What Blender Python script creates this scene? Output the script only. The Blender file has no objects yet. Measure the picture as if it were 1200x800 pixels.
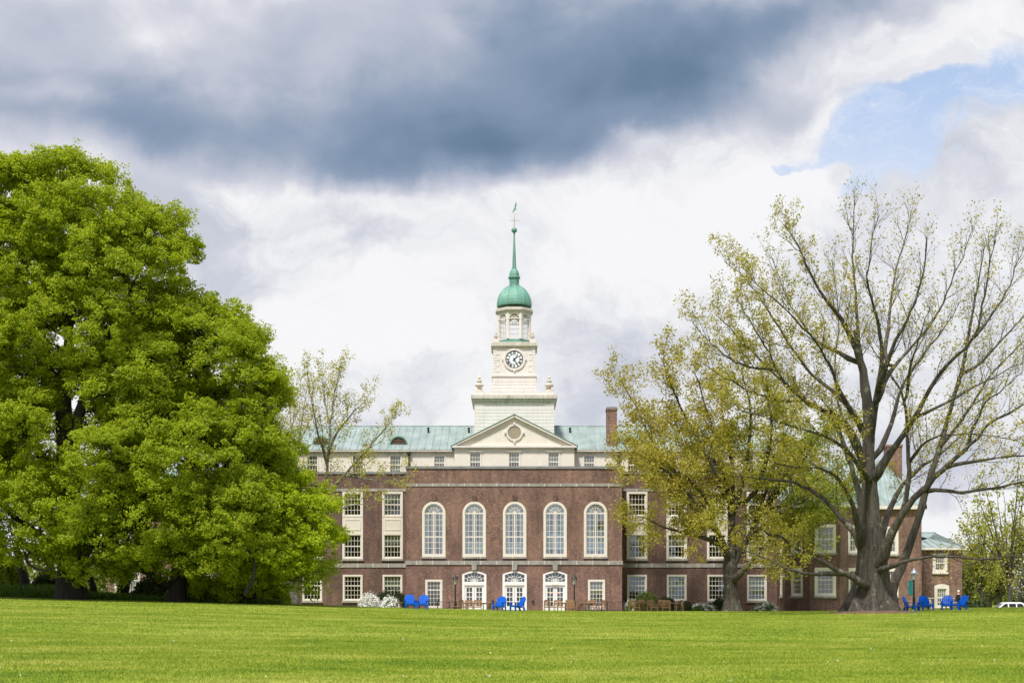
import bpy, math, random
import numpy as np
from math import sin, cos, pi, radians
from mathutils import Vector

S = bpy.context.scene
COL = S.collection
F = 1666.667          # focal length in photo pixels (50 mm on 36 mm, 1200 px wide)
EYE = 1.15
HZ = 700.0            # horizon row

# ------------------------------------------------------------------ camera
cam = bpy.data.cameras.new("camera")
camo = bpy.data.objects.new("camera", cam)
COL.objects.link(camo)
cam.lens = 50; cam.sensor_width = 36; cam.sensor_fit = 'HORIZONTAL'
cam.shift_y = 0.25
cam.clip_start = 0.5; cam.clip_end = 6000
camo.location = (0, 0, EYE)
camo.rotation_euler = (radians(90), 0, 0)
S.camera = camo

# ------------------------------------------------------------------ light
S.view_settings.view_transform = 'Standard'
S.view_settings.look = 'None'
S.view_settings.gamma = 1
S.view_settings.use_curve_mapping = False
S.view_settings.exposure = 0.42
SUN_DIR = Vector((-0.20, -0.46, 0.87)).normalized()
sun = bpy.data.lights.new("sun", 'SUN')
sun.energy = 4.2
sun.angle = radians(9)
sun.color = (1.0, 0.955, 0.88)
suno = bpy.data.objects.new("sun", sun)
COL.objects.link(suno)
suno.rotation_euler = SUN_DIR.to_track_quat('Z', 'Y').to_euler()

def sky_world():
    w = bpy.data.worlds.new("World")
    S.world = w
    w.use_nodes = True
    nt = w.node_tree; N = nt.nodes; L = nt.links
    N.clear()
    out = N.new('ShaderNodeOutputWorld'); bg = N.new('ShaderNodeBackground')
    L.new(bg.outputs[0], out.inputs[0]); bg.inputs[1].default_value = 0.1
    sky = N.new('ShaderNodeTexSky'); sky.sky_type = 'NISHITA'; sky.sun_disc = False
    sky.sun_elevation = math.asin(SUN_DIR.z)
    sky.sun_rotation = math.atan2(SUN_DIR.x, SUN_DIR.y)
    sky.air_density = 1.0; sky.dust_density = 1.5; sky.ozone_density = 1.5
    tc = N.new('ShaderNodeTexCoord')
    sep = N.new('ShaderNodeSeparateXYZ'); L.new(tc.outputs['Generated'], sep.inputs[0])
    def M(op, a, b=None, c=None, clamp=False):
        n = N.new('ShaderNodeMath'); n.operation = op; n.use_clamp = clamp
        for i, v in enumerate((a, b, c)):
            if v is None: continue
            if isinstance(v, (int, float)): n.inputs[i].default_value = v
            else: L.new(v, n.inputs[i])
        return n.outputs[0]
    U = M('ARCTAN2', sep.outputs[0], sep.outputs[1])
    V = M('ARCSINE', sep.outputs[2])
    comb = N.new('ShaderNodeCombineXYZ'); L.new(U, comb.inputs[0]); L.new(V, comb.inputs[1])
    UV = comb.outputs[0]
    def vm(op, a, b=None):
        n = N.new('ShaderNodeVectorMath'); n.operation = op
        for i, v in enumerate((a, b)):
            if v is None: continue
            if isinstance(v, tuple): n.inputs[i].default_value = v
            else: L.new(v, n.inputs[i])
        return n
    def noise(vec, scale, detail, rough=0.55, dist=0.0, off=(0, 0, 0), st=(1, 1, 1)):
        a = vm('MULTIPLY', vec, st).outputs[0]
        a = vm('ADD', a, off).outputs[0]
        n = N.new('ShaderNodeTexNoise'); n.inputs['Scale'].default_value = scale
        n.inputs['Detail'].default_value = detail; n.inputs['Roughness'].default_value = rough
        n.inputs['Distortion'].default_value = dist
        L.new(a, n.inputs['Vector'])
        return n
    # billowy warp of the sky coordinates
    nw = noise(UV, 7.0, 7, 0.55, 0.2, (3.1, 7.7, 0))
    wv = vm('SUBTRACT', nw.outputs['Color'], (0.5, 0.5, 0.5)).outputs[0]
    wv = vm('MULTIPLY', wv, (0.16, 0.10, 0)).outputs[0]
    W = vm('ADD', UV, wv).outputs[0]
    nw2 = noise(UV, 22.0, 6, 0.6, 0.3, (1.1, 2.7, 0))
    wv2 = vm('SUBTRACT', nw2.outputs['Color'], (0.5, 0.5, 0.5)).outputs[0]
    wv2 = vm('MULTIPLY', wv2, (0.04, 0.03, 0)).outputs[0]
    W2 = vm('ADD', W, wv2).outputs[0]
    def blobs(vec, lst, base=0.0):
        acc = base
        for (cx, cy, rx, ry, amp) in lst:
            u = math.atan((cx - 600) / F); v = math.atan((HZ - cy) / F * cos(u))
            d = vm('SUBTRACT', vec, (u, v, 0)).outputs[0]
            d = vm('MULTIPLY', d, (F / rx, F / ry, 0)).outputs[0]
            dd = vm('DOT_PRODUCT', d, d).outputs['Value']
            e = M('EXPONENT', M('MULTIPLY', dd, -1.0))
            acc = M('MULTIPLY_ADD', e, amp, acc)
        return acc
    def sstep(x, a, b):
        n = N.new('ShaderNodeMapRange'); n.interpolation_type = 'SMOOTHSTEP'
        L.new(x, n.inputs[0]); n.inputs[1].default_value = a; n.inputs[2].default_value = b
        return n.outputs[0]
    def mix(f, a, b):
        n = N.new('ShaderNodeMix'); n.data_type = 'RGBA'
        if isinstance(f, (int, float)): n.inputs[0].default_value = f
        else: L.new(f, n.inputs[0])
        for i, v in ((6, a), (7, b)):
            if isinstance(v, tuple): n.inputs[i].default_value = (*v, 1)
            else: L.new(v, n.inputs[i])
        return n.outputs[2]
    K = 10.0 / (2 ** 0.42)          # background strength 0.1, exposure above
    def rgb(r, g, b):               # display colour -> scene value
        lin = [((c / 255 + 0.055) / 1.055) ** 2.4 if c > 10 else c / 255 / 12.92 for c in (r, g, b)]
        return tuple(x * K for x in lin)
    big = noise(UV, 3.2, 5, 0.5, 0.0, (9.3, 1.2, 4.0), (1, 1.9, 1))
    med = noise(UV, 9.0, 8, 0.55, 0.4, (2.3, 5.2, 1.0), (1, 1.7, 1))
    # bright cloud body: cumulus edges from a coarse cell-like noise, lit rims and blue-grey undersides
    cum = noise(W2, 6.5, 9, 0.62, 0.35, (6.3, 1.2, 2.0), (1, 1.5, 1))
    bl = blobs(W2, [(330, 420, 200, 50, -0.45), (440, 330, 120, 60, -0.2), (560, 300, 150, 60, -.2), (690, 480, 70, 45, .35), (600, 470, 120, 60, -.25),
                    (215, 240, 110, 60, .5), (300, 330, 60, 40, .25), (1130, 540, 120, 50, .6), (60, 100, 60, 22, -.3), (500, 470, 60, 60, .55),
                    (850, 270, 200, 80, -.28), (470, 400, 60, 30, -.3), (400, 295, 60, 25, .3), (1140, 640, 160, 45, -.5), (1100, 430, 90, 60, .2), (740, 400, 80, 50, .3)], 0.30)
    sh = M('ADD', bl, M('MULTIPLY', M('SUBTRACT', cum.outputs[0], 0.5), 2.6))
    sh = M('ADD', sh, M('MULTIPLY', M('SUBTRACT', big.outputs[0], 0.5), 1.0))
    fn = noise(W2, 17.0, 10, 0.66, 0.5, (1.4, 3.2, 5.0), (1, 1.5, 1))
    sh = M('ADD', sh, M('MULTIPLY', M('SUBTRACT', fn.outputs[0], 0.5), 0.9))
    sh = M('ADD', sh, 0.04)
    white = mix(sstep(sh, 0.0, 1.0), rgb(247, 247, 249), rgb(200, 204, 217))
    # the heavy dark cloud deck
    dk = blobs(W, [(430, 150, 210, 55, .50), (840, 85, 170, 62, .54), (640, 105, 180, 75, .42), (110, 135, 220, 55, .50),
                   (440, 205, 110, 36, .50), (560, 195, 60, 40, .25), (1010, 15, 170, 34, .28), (330, 30, 460, 70, .34), (700, 0, 300, 60, .34), (660, 168, 130, 28, .26), (950, 130, 60, 30, .2), (0, 40, 140, 70, .2),
                   (225, 60, 80, 34, -.08), (775, 168, 50, 18, -.4), (915, 92, 60, 30, -.26), (560, 25, 70, 30, -.08), (60, 112, 50, 12, -.15), (1070, 60, 80, 40, -.4)],
               0.0)
    hi = sstep(V, 0.40, 0.62)
    dk = M('ADD', dk, M('MULTIPLY', hi, 0.33))
    rest = sstep(M('ABSOLUTE', U), 0.50, 0.85)
    dk = M('ADD', dk, M('MULTIPLY', M('MULTIPLY', rest, sstep(big.outputs[0], 0.45, 0.7)), 0.5))
    dk = M('ADD', dk, M('MULTIPLY', M('SUBTRACT', med.outputs[0], 0.5), 0.55))
    dk = M('ADD', dk, M('MULTIPLY', M('SUBTRACT', big.outputs[0], 0.5), 0.35))
    c = mix(sstep(dk, 0.17, 0.40), white, rgb(204, 207, 220))
    c = mix(sstep(dk, 0.30, 0.72), c, rgb(143, 160, 185))
    c = mix(sstep(dk, 0.60, 1.05), c, rgb(104, 128, 154))
    # clear blue gaps
    bm = blobs(W2, [(1110, 110, 66, 36, .85), (1185, 70, 55, 30, .75), (1050, 180, 70, 24, 1.0), (1130, 165, 55, 38, .8), (985, 188, 60, 10, .6),
                    (918, 197, 24, 8, 1.3), (1060, 145, 50, 34, .7), (1030, 232, 60, 14, .9), (1240, 90, 80, 30, .7), (1090, 205, 50, 16, .7),
                    (1195, 190, 50, 45, -1.1), (1050, 60, 70, 30, -.3), (985, 213, 50, 8, -.4), (1130, 110, 18, 14, -.4), (1090, 85, 16, 12, -.3)], 0.0)
    bm = M('ADD', bm, M('MULTIPLY', M('MULTIPLY', rest, sstep(big.outputs[0], 0.52, 0.42)), 0.9))
    bgate = sstep(bm, 0.04, 0.30)
    bm = M('ADD', bm, M('MULTIPLY', M('MULTIPLY', M('SUBTRACT', cum.outputs[0], 0.5), 1.7), bgate))
    fine = noise(W2, 19.0, 10, 0.68, 0.6, (4.4, 8.2, 1.0), (1, 1.6, 1))
    bm = M('ADD', bm, M('MULTIPLY', M('MULTIPLY', M('SUBTRACT', fine.outputs[0], 0.5), 1.5), bgate))
    blue = mix(0.85, sky.outputs[0], rgb(184, 208, 245))
    blue = mix(sstep(fine.outputs[0], 0.42, 0.72), blue, rgb(226, 234, 248))
    blue = mix(sstep(V, 0.36, 0.24), blue, rgb(214, 226, 247))
    c = mix(sstep(bm, 0.22, 0.95), c, blue)
    L.new(c, bg.inputs[0])
    return w
sky_world()

# ------------------------------------------------------------------ helpers
def lin(r, g, b):
    return tuple(((c / 255 + 0.055) / 1.055) ** 2.4 if c > 10 else c / 255 / 12.92 for c in (r, g, b))

class Mat:
    def __init__(s, name):
        s.m = bpy.data.materials.new(name); s.m.use_nodes = True
        s.N = s.m.node_tree.nodes; s.L = s.m.node_tree.links
        s.b = s.N['Principled BSDF']
    def set(s, **k):
        for a, v in k.items():
            i = s.b.inputs[a.replace('_', ' ')]
            if isinstance(v, (int, float)): i.default_value = v
            elif isinstance(v, tuple): i.default_value = (*v, 1)
            else: s.L.new(v, i)
        return s
    def pos(s, scale=(1, 1, 1), obj=False):
        mp = s.N.new('ShaderNodeMapping'); mp.inputs['Scale'].default_value = scale
        if obj:
            t = s.N.new('ShaderNodeTexCoord'); s.L.new(t.outputs['Object'], mp.inputs[0])
        else:
            g = s.N.new('ShaderNodeNewGeometry'); s.L.new(g.outputs['Position'], mp.inputs[0])
        return mp.outputs[0]
    def noise(s, vec, scale, detail=4, rough=0.55, dist=0):
        n = s.N.new('ShaderNodeTexNoise'); s.L.new(vec, n.inputs['Vector'])
        n.inputs['Scale'].default_value = scale; n.inputs['Detail'].default_value = detail
        n.inputs['Roughness'].default_value = rough; n.inputs['Distortion'].default_value = dist
        return n.outputs[0]
    def ramp(s, x, stops):
        r = s.N.new('ShaderNodeValToRGB'); s.L.new(x, r.inputs[0])
        e = r.color_ramp.elements
        while len(e) < len(stops): e.new(0.5)
        for k, (p, c) in enumerate(stops):
            e[k].position = p; e[k].color = (*c, 1) if isinstance(c, tuple) else (c, c, c, 1)
        return r.outputs[0]
    def mix(s, f, a, b, mode='MIX'):
        n = s.N.new('ShaderNodeMix'); n.data_type = 'RGBA'; n.blend_type = mode
        if isinstance(f, (int, float)): n.inputs[0].default_value = f
        else: s.L.new(f, n.inputs[0])
        for i, v in ((6, a), (7, b)):
            if isinstance(v, tuple): n.inputs[i].default_value = (*v, 1)
            else: s.L.new(v, n.inputs[i])
        return n.outputs[2]
    def bump(s, h, strength=0.5, dist=0.02):
        n = s.N.new('ShaderNodeBump'); s.L.new(h, n.inputs['Height'])
        n.inputs['Strength'].default_value = strength; n.inputs['Distance'].default_value = dist
        s.L.new(n.outputs[0], s.b.inputs['Normal'])
        return s

def brick_mat(name, c1, c2, mortar):
    m = Mat(name)
    g = m.N.new('ShaderNodeNewGeometry'); sp = m.N.new('ShaderNodeSeparateXYZ'); m.L.new(g.outputs['Position'], sp.inputs[0])
    ad = m.N.new('ShaderNodeMath'); ad.operation = 'ADD'; m.L.new(sp.outputs[0], ad.inputs[0]); m.L.new(sp.outputs[1], ad.inputs[1])
    cb = m.N.new('ShaderNodeCombineXYZ'); m.L.new(ad.outputs[0], cb.inputs[0]); m.L.new(sp.outputs[2], cb.inputs[1])
    b = m.N.new('ShaderNodeTexBrick'); m.L.new(cb.outputs[0], b.inputs['Vector'])
    b.inputs['Color1'].default_value = (*c1, 1); b.inputs['Color2'].default_value = (*c2, 1)
    b.inputs['Mortar'].default_value = (*mortar, 1); b.inputs['Scale'].default_value = 1
    b.inputs['Brick Width'].default_value = 0.22; b.inputs['Row Height'].default_value = 0.078
    b.inputs['Mortar Size'].default_value = 0.007; b.inputs['Bias'].default_value = 0.0
    v = m.noise(m.pos((1, 1, 2.2)), 5, 5, .85)
    v2 = m.noise(m.pos((1, 1, .6)), .7, 4, .6)
    v3 = m.noise(m.pos((1, 1, 1)), 3.0, 3, .6)
    c = m.mix(1.0, b.outputs[0], m.ramp(v, [(.36, .50), (.5, 1.0), (.64, 1.65)]), 'MULTIPLY')
    c = m.mix(1.0, c, m.ramp(v2, [(.3, (.62, .60, .62)), (.7, (1.28, 1.25, 1.2))]), 'MULTIPLY')
    c = m.mix(1.0, c, m.ramp(v3, [(.3, (.85, .82, .82)), (.7, (1.12, 1.12, 1.12))]), 'MULTIPLY')
    v4 = m.noise(m.pos((2.2, 2.2, .22)), 1.4, 5, .65)
    c = m.mix(1.0, c, m.ramp(v4, [(.3, (.70, .70, .72)), (.5, (1, 1, 1)), (.75, (1.15, 1.13, 1.10))]), 'MULTIPLY')
    m.set(Base_Color=c, Roughness=.9).bump(b.outputs['Fac'], .4, -0.01)
    return m.m

MT = {}
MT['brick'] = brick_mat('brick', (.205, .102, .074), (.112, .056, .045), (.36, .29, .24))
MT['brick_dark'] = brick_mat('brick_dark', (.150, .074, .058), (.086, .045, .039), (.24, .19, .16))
def paint(name, col, var=.12, rough=.55, lines=0, streak=.15):
    m = Mat(name)
    n1 = m.noise(m.pos((1, 1, 1)), 1.3, 6, .65)
    n2 = m.noise(m.pos((3.5, 3.5, .35)), 1.6, 5, .6)
    lo = tuple(c * (1 - var) for c in col); hi = tuple(min(.9, c * (1 + var * .4)) for c in col)
    c = m.mix(1, m.ramp(n1, [(.3, lo), (.65, hi)]), m.ramp(n2, [(.28, (1 - streak * 1.5, 1 - streak * 1.6, 1 - streak * 1.9)), (.5, 1.0)]), 'MULTIPLY')
    if lines:
        g = m.N.new('ShaderNodeNewGeometry'); sp = m.N.new('ShaderNodeSeparateXYZ'); m.L.new(g.outputs['Position'], sp.inputs[0])
        f = m.N.new('ShaderNodeMath'); f.operation = 'MULTIPLY'; m.L.new(sp.outputs[2], f.inputs[0]); f.inputs[1].default_value = 1 / lines
        fr = m.N.new('ShaderNodeMath'); fr.operation = 'FRACT'; m.L.new(f.outputs[0], fr.inputs[0])
        h = m.ramp(fr.outputs[0], [(0, 0.0), (.10, 1.0), (.95, 1.0), (1, 0.0)])
        m.bump(h, .9, .03)
        c = m.mix(1, c, m.ramp(fr.outputs[0], [(0, .88), (.10, 1.0), (1, 1.0)]), 'MULTIPLY')
    m.set(Base_Color=c, Roughness=rough)
    return m.m
MT['cream'] = paint('cream', (.71, .655, .57), .07, streak=.04)
MT['board'] = paint('board', (.72, .665, .635), .08, lines=.30, streak=.07)
MT['white'] = paint('white', (.715, .66, .625), .08, streak=.08)
MT['frame'] = paint('frame', (.73, .675, .60), .05, .45, streak=.05)
MT['doorwhite'] = paint('doorwhite', (.80, .79, .76), .05, .4, streak=.05)
MT['trim'] = paint('trim', (.56, .515, .45), .2, .7, streak=.25)
MT['louvre'] = paint('louvre', (.36, .31, .22), .12, .7, lines=.11)
def stone_mat():
    m = Mat('limestone')
    n = m.noise(m.pos((1, 1, 1)), 1.6, 6, .7)
    g = m.N.new('ShaderNodeNewGeometry'); sp = m.N.new('ShaderNodeSeparateXYZ'); m.L.new(g.outputs['Position'], sp.inputs[0])
    f = m.N.new('ShaderNodeMath'); f.operation = 'MULTIPLY'; m.L.new(sp.outputs[0], f.inputs[0]); f.inputs[1].default_value = 1 / 1.35
    fr = m.N.new('ShaderNodeMath'); fr.operation = 'FRACT'; m.L.new(f.outputs[0], fr.inputs[0])
    c = m.ramp(n, [(.25, (.17, .165, .155)), (.55, (.32, .30, .27)), (.8, (.46, .44, .40))])
    c = m.mix(m.ramp(fr.outputs[0], [(0, 1.0), (.05, 1.0), (.07, 0.0), (1, 0.0)]), c, (.52, .50, .45))
    m.set(Base_Color=c, Roughness=.85)
    return m.m
MT['stone'] = stone_mat()
MT['coping'] = paint('coping', (.235, .235, .245), .3, .6, streak=.2)
def copper_mat(name, col, bright):
    m = Mat(name)
    n1 = m.noise(m.pos((1, 1, 1)), .8, 6, .65)
    n2 = m.noise(m.pos((2.5, .25, .25)), 1.2, 5, .65)
    lo = tuple(c * .72 for c in col)
    c = m.mix(1, m.ramp(n1, [(.25, lo), (.6, col), (.85, bright)]), m.ramp(n2, [(.25, (.72, .78, .76)), (.6, 1.08)]), 'MULTIPLY')
    m.set(Base_Color=c, Roughness=.6, Metallic=0.0)
    return m.m
MT['roof'] = copper_mat('patina_roof', (.265, .325, .315), (.36, .42, .405))
MT['copper'] = copper_mat('patina_copper', (.145, .325, .26), (.31, .48, .41))
def simple(name, col, rough=.6, metallic=0.0, var=.15, scale=4):
    m = Mat(name)
    n = m.noise(m.pos(), scale, 4, .6)
    m.set(Base_Color=m.ramp(n, [(.3, tuple(c * (1 - var) for c in col)), (.7, tuple(min(1, c * (1 + var)) for c in col))]), Roughness=rough, Metallic=metallic)
    return m.m
MT['black'] = simple('black_iron', (.018, .018, .020), .45, .2)
MT['blue'] = simple('blue_plastic', (.004, .095, .50), .5, 0, .12, 2); MT['blue'].node_tree.nodes['Principled BSDF'].inputs['Specular IOR Level'].default_value = .08
MT['teak'] = simple('teak', (.28, .155, .078), .65, 0, .3, 9)
MT['teak_dark'] = simple('teak_dark', (.17, .115, .06), .7, 0, .3, 9)
MT['paleTeak'] = simple('pale_teak', (.42, .27, .17), .6, 0, .2, 9)
MT['dark'] = simple('dark_void', (.02, .02, .022), .9)
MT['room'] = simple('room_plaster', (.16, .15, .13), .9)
MT['blind'] = simple('blind_cloth', (.36, .38, .30), .9, 0, .1)
MT['curtain'] = simple('sheer_curtain', (.46, .51, .60), .9, 0, .12)
MT['lampglass'] = simple('lamp_glass', (.55, .53, .48), .15)
MT['zinc'] = simple('zinc', (.42, .45, .55), .35, .5)
MT['teal'] = simple('teal_banner', (.01, .24, .24), .8)
MT['carwhite'] = simple('car_paint', (.80, .80, .80), .25, 0, .02)
MT['carglass'] = simple('car_glass', (.015, .017, .02), .08, 0, .1)
MT['tyre'] = simple('rubber', (.02, .02, .02), .8)
MT['rim'] = simple('rim_metal', (.45, .45, .46), .35, .8)
MT['skin'] = simple('skin', (.55, .33, .25), .6, 0, .08)
MT['hair'] = simple('white_hair', (.72, .70, .67), .8)
MT['suit'] = simple('dark_suit', (.016, .018, .030), .8)
MT['shirt'] = simple('shirt', (.70, .68, .70), .7)
MT['dialwhite'] = simple('dial_white', (.80, .81, .84), .4, 0, .03)
MT['dialdark'] = simple('dial_dark', (.035, .04, .05), .5)
MT['orange'] = simple('orange_decal', (.85, .33, .02), .6)
MT['purple'] = simple('purple_decal', (.06, .03, .30), .6)
MT['mulch'] = simple('mulch', (.13, .075, .045), .95, 0, .45, 3)
MT['asphalt'] = simple('asphalt', (.055, .055, .058), .9)
MT['paving'] = simple('paving', (.33, .29, .25), .9, 0, .2, 2)
MT['terracotta'] = simple('stain_stone', (.60, .52, .42), .8, 0, .12)
MT['petal'] = simple('petal', (.86, .84, .80), .6, 0, .04)
def glass_mat(name, refl, tint=(1, 1, 1)):
    m = Mat(name); m.N.remove(m.b)
    o = m.N['Material Output']; t = m.N.new('ShaderNodeBsdfTransparent'); g = m.N.new('ShaderNodeBsdfGlossy')
    t.inputs[0].default_value = (.82, .86, .84, 1); g.inputs[0].default_value = (*tint, 1); g.inputs[1].default_value = .04
    n = m.noise(m.pos((1, 1, 1)), .9, 2, .5)
    b = m.N.new('ShaderNodeBump'); m.L.new(n, b.inputs['Height']); b.inputs['Strength'].default_value = .25; b.inputs['Distance'].default_value = .05
    m.L.new(b.outputs[0], g.inputs['Normal'])
    mx = m.N.new('ShaderNodeMixShader'); mx.inputs[0].default_value = refl
    m.L.new(t.outputs[0], mx.inputs[1]); m.L.new(g.outputs[0], mx.inputs[2]); m.L.new(mx.outputs[0], o.inputs[0])
    return m.m
MT['glass'] = glass_mat('window_glass', .10)
MT['glass_sky'] = glass_mat('tall_window_glass', .20, (.9, .95, 1))
def leaf_mat(name, a, b, c, trans=.35, scale=.28, green=None):
    m = Mat(name)
    n1 = m.noise(m.pos(), scale, 3, .6)
    n2 = m.noise(m.pos(), 5, 2, .7)
    col = m.mix(m.ramp(n2, [(.35, 0.0), (.65, 1.0)]), m.ramp(n1, [(.3, a), (.7, b)]), c)
    if green:
        g = m.N.new('ShaderNodeNewGeometry'); sp = m.N.new('ShaderNodeSeparateXYZ'); m.L.new(g.outputs['Position'], sp.inputs[0])
        mr = m.N.new('ShaderNodeMapRange'); m.L.new(sp.outputs[0], mr.inputs[0]); mr.inputs[1].default_value = green[0]; mr.inputs[2].default_value = green[1]
        ad = m.N.new('ShaderNodeMath'); ad.operation = 'MULTIPLY_ADD'; m.L.new(n1, ad.inputs[0]); ad.inputs[1].default_value = 2.2; m.L.new(mr.outputs[0], ad.inputs[2])
        col = m.mix(m.ramp(ad.outputs[0], [(0, 0.0), (1, 1.0)]), col, green[2]) if False else col
        a2 = m.N.new('ShaderNodeMath'); a2.operation = 'SUBTRACT'; a2.use_clamp = True; m.L.new(ad.outputs[0], a2.inputs[0]); a2.inputs[1].default_value = 1.15
        col = m.mix(a2.outputs[0], col, green[2])
    m.set(Base_Color=col, Roughness=.55)
    m.b.inputs['Specular IOR Level'].default_value = .25
    tr = m.N.new('ShaderNodeBsdfTranslucent')
    tc = m.mix(1, col, (1.5, 1.35, .5), 'MULTIPLY'); m.L.new(tc, tr.inputs[0])
    mx = m.N.new('ShaderNodeMixShader'); mx.inputs[0].default_value = trans
    m.L.new(m.b.outputs[0], mx.inputs[1]); m.L.new(tr.outputs[0], mx.inputs[2])
    m.L.new(mx.outputs[0], m.N['Material Output'].inputs[0])
    return m.m
MT['maple'] = leaf_mat('maple_leaf', (.17, .27, .010), (.30, .405, .014), (.38, .44, .03), .50)
MT['maple2'] = leaf_mat('maple_leaf_fresh', (.22, .34, .009), (.34, .46, .013), (.40, .47, .02), .50)
MT['oakleaf'] = leaf_mat('oak_leaf', (.25, .265, .035), (.33, .33, .045), (.42, .35, .06))
MT['yellowleaf'] = leaf_mat('yellow_leaf', (.25, .265, .035), (.38, .34, .05), (.42, .36, .075), .40, .16, (15.5, 25, (.215, .265, .03)))
MT['sparseleaf'] = leaf_mat('sparse_leaf', (.33, .38, .07), (.40, .42, .09), (.42, .36, .10))
MT['farleaf'] = leaf_mat('far_leaf', (.23, .27, .04), (.36, .38, .05), (.30, .30, .08), scale=.1)
MT['farleaf2'] = leaf_mat('far_dark_leaf', (.13, .17, .035), (.21, .24, .045), (.17, .18, .05), scale=.1)
MT['yew'] = leaf_mat('yew_leaf', (.05, .085, .012), (.09, .12, .02), (.10, .13, .03), .15, 1.5)
MT['yewdark'] = leaf_mat('yew_dark_leaf', (.025, .045, .012), (.04, .06, .015), (.05, .07, .02), .1, 1.5)
MT['groundcover'] = leaf_mat('groundcover_leaf', (.06, .12, .012), (.10, .18, .02), (.13, .22, .03), .3, 1)
def bark_mat(name, a, b, lichen, amt):
    m = Mat(name)
    n = m.noise(m.pos((3.2, 3.2, .5)), 1.5, 7, .78)
    l = m.noise(m.pos(), 1.7, 5, .7)
    c = m.ramp(n, [(.36, a), (.62, b)])
    c = m.mix(m.ramp(l, [(1 - amt, 0.0), (1 - amt + .08, .75)]), c, lichen)
    m.set(Base_Color=c, Roughness=.95).bump(n, 1.0, .12)
    return m.m
MT['bark'] = bark_mat('oak_bark', (.026, .021, .017), (.108, .092, .072), (.26, .26, .21), .42)
MT['bark_pale'] = bark_mat('pale_bark', (.10, .09, .075), (.22, .20, .165), (.34, .34, .27), .5)
MT['bark_dark'] = bark_mat('dark_bark', (.025, .021, .018), (.06, .05, .04), (.10, .10, .07), .3)

class MB:
    def __init__(s): s.v = []; s.f = []
    def add(s, vs, fs):
        n = len(s.v); s.v += [tuple(v) for v in vs]; s.f += [tuple(i + n for i in f) for f in fs]; return s
    def box(s, x0, x1, y0, y1, z0, z1):
        return s.add([(x0, y0, z0), (x1, y0, z0), (x1, y1, z0), (x0, y1, z0), (x0, y0, z1), (x1, y0, z1), (x1, y1, z1), (x0, y1, z1)],
                     [(0, 3, 2, 1), (4, 5, 6, 7), (0, 1, 5, 4), (1, 2, 6, 5), (2, 3, 7, 6), (3, 0, 4, 7)])
    def prism(s, poly, y0, y1):      # poly (x,z) counter-clockwise seen from -Y
        n = len(poly)
        vs = [(x, y0, z) for x, z in poly] + [(x, y1, z) for x, z in poly]
        fs = [tuple(range(n)), tuple(range(2 * n - 1, n - 1, -1))]
        fs += [(i, i + n, (i + 1) % n + n, (i + 1) % n) for i in range(n)]
        return s.add(vs, fs)
    def bar(s, x0, z0, x1, z1, w, y0, y1):
        dx, dz = x1 - x0, z1 - z0; l = math.hypot(dx, dz) or 1; nx, nz = -dz / l * w / 2, dx / l * w / 2
        return s.prism([(x0 - nx, z0 - nz), (x1 - nx, z1 - nz), (x1 + nx, z1 + nz), (x0 + nx, z0 + nz)], y0, y1)
    def arc(s, cx, cz, r0, r1, a0, a1, n, y0, y1):
        for i in range(n):
            a, b = a0 + (a1 - a0) * i / n, a0 + (a1 - a0) * (i + 1) / n
            s.prism([(cx + r0 * cos(a), cz + r0 * sin(a)), (cx + r1 * cos(a), cz + r1 * sin(a)), (cx + r1 * cos(b), cz + r1 * sin(b)), (cx + r0 * cos(b), cz + r0 * sin(b))], y0, y1)
        return s
    def lathe(s, prof, n=16, cx=0, cy=0, rot=0):   # prof: (r,z) bottom to top
        vs = []; fs = []
        for r, z in prof:
            for k in range(n):
                a = rot + 2 * pi * k / n
                vs.append((cx + r * cos(a), cy + r * sin(a), z))
        for j in range(len(prof) - 1):
            for k in range(n):
                a = j * n + k; b = j * n + (k + 1) % n
                fs.append((a, b, b + n, a + n))
        fs.append(tuple(range(n - 1, -1, -1))); m = (len(prof) - 1) * n
        fs.append(tuple(range(m, m + n)))
        return s.add(vs, fs)
    def tube(s, pts, rads, n=8):
        pts = [Vector(p) for p in pts]; vs = []; fs = []
        for i, p in enumerate(pts):
            t = (pts[min(i + 1, len(pts) - 1)] - pts[max(i - 1, 0)]).normalized()
            a = t.cross(Vector((0, 0, 1)) if abs(t.z) < .9 else Vector((1, 0, 0))).normalized(); b = t.cross(a)
            for k in range(n):
                th = 2 * pi * k / n
                vs.append(p + (a * cos(th) + b * sin(th)) * rads[i])
        for j in range(len(pts) - 1):
            for k in range(n):
                a = j * n + k; b = j * n + (k + 1) % n
                fs.append((a, b, b + n, a + n))
        fs.append(tuple(range(n - 1, -1, -1))); m = (len(pts) - 1) * n; fs.append(tuple(range(m, m + n)))
        return s.add(vs, fs)
    def mesh(s, name, mat, smooth=False):
        me = bpy.data.meshes.new(name); me.from_pydata(s.v, [], s.f)
        me.materials.append(MT[mat] if isinstance(mat, str) else mat)
        if smooth:
            me.polygons.foreach_set('use_smooth', [True] * len(me.polygons))
        me.update()
        return me

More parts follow.
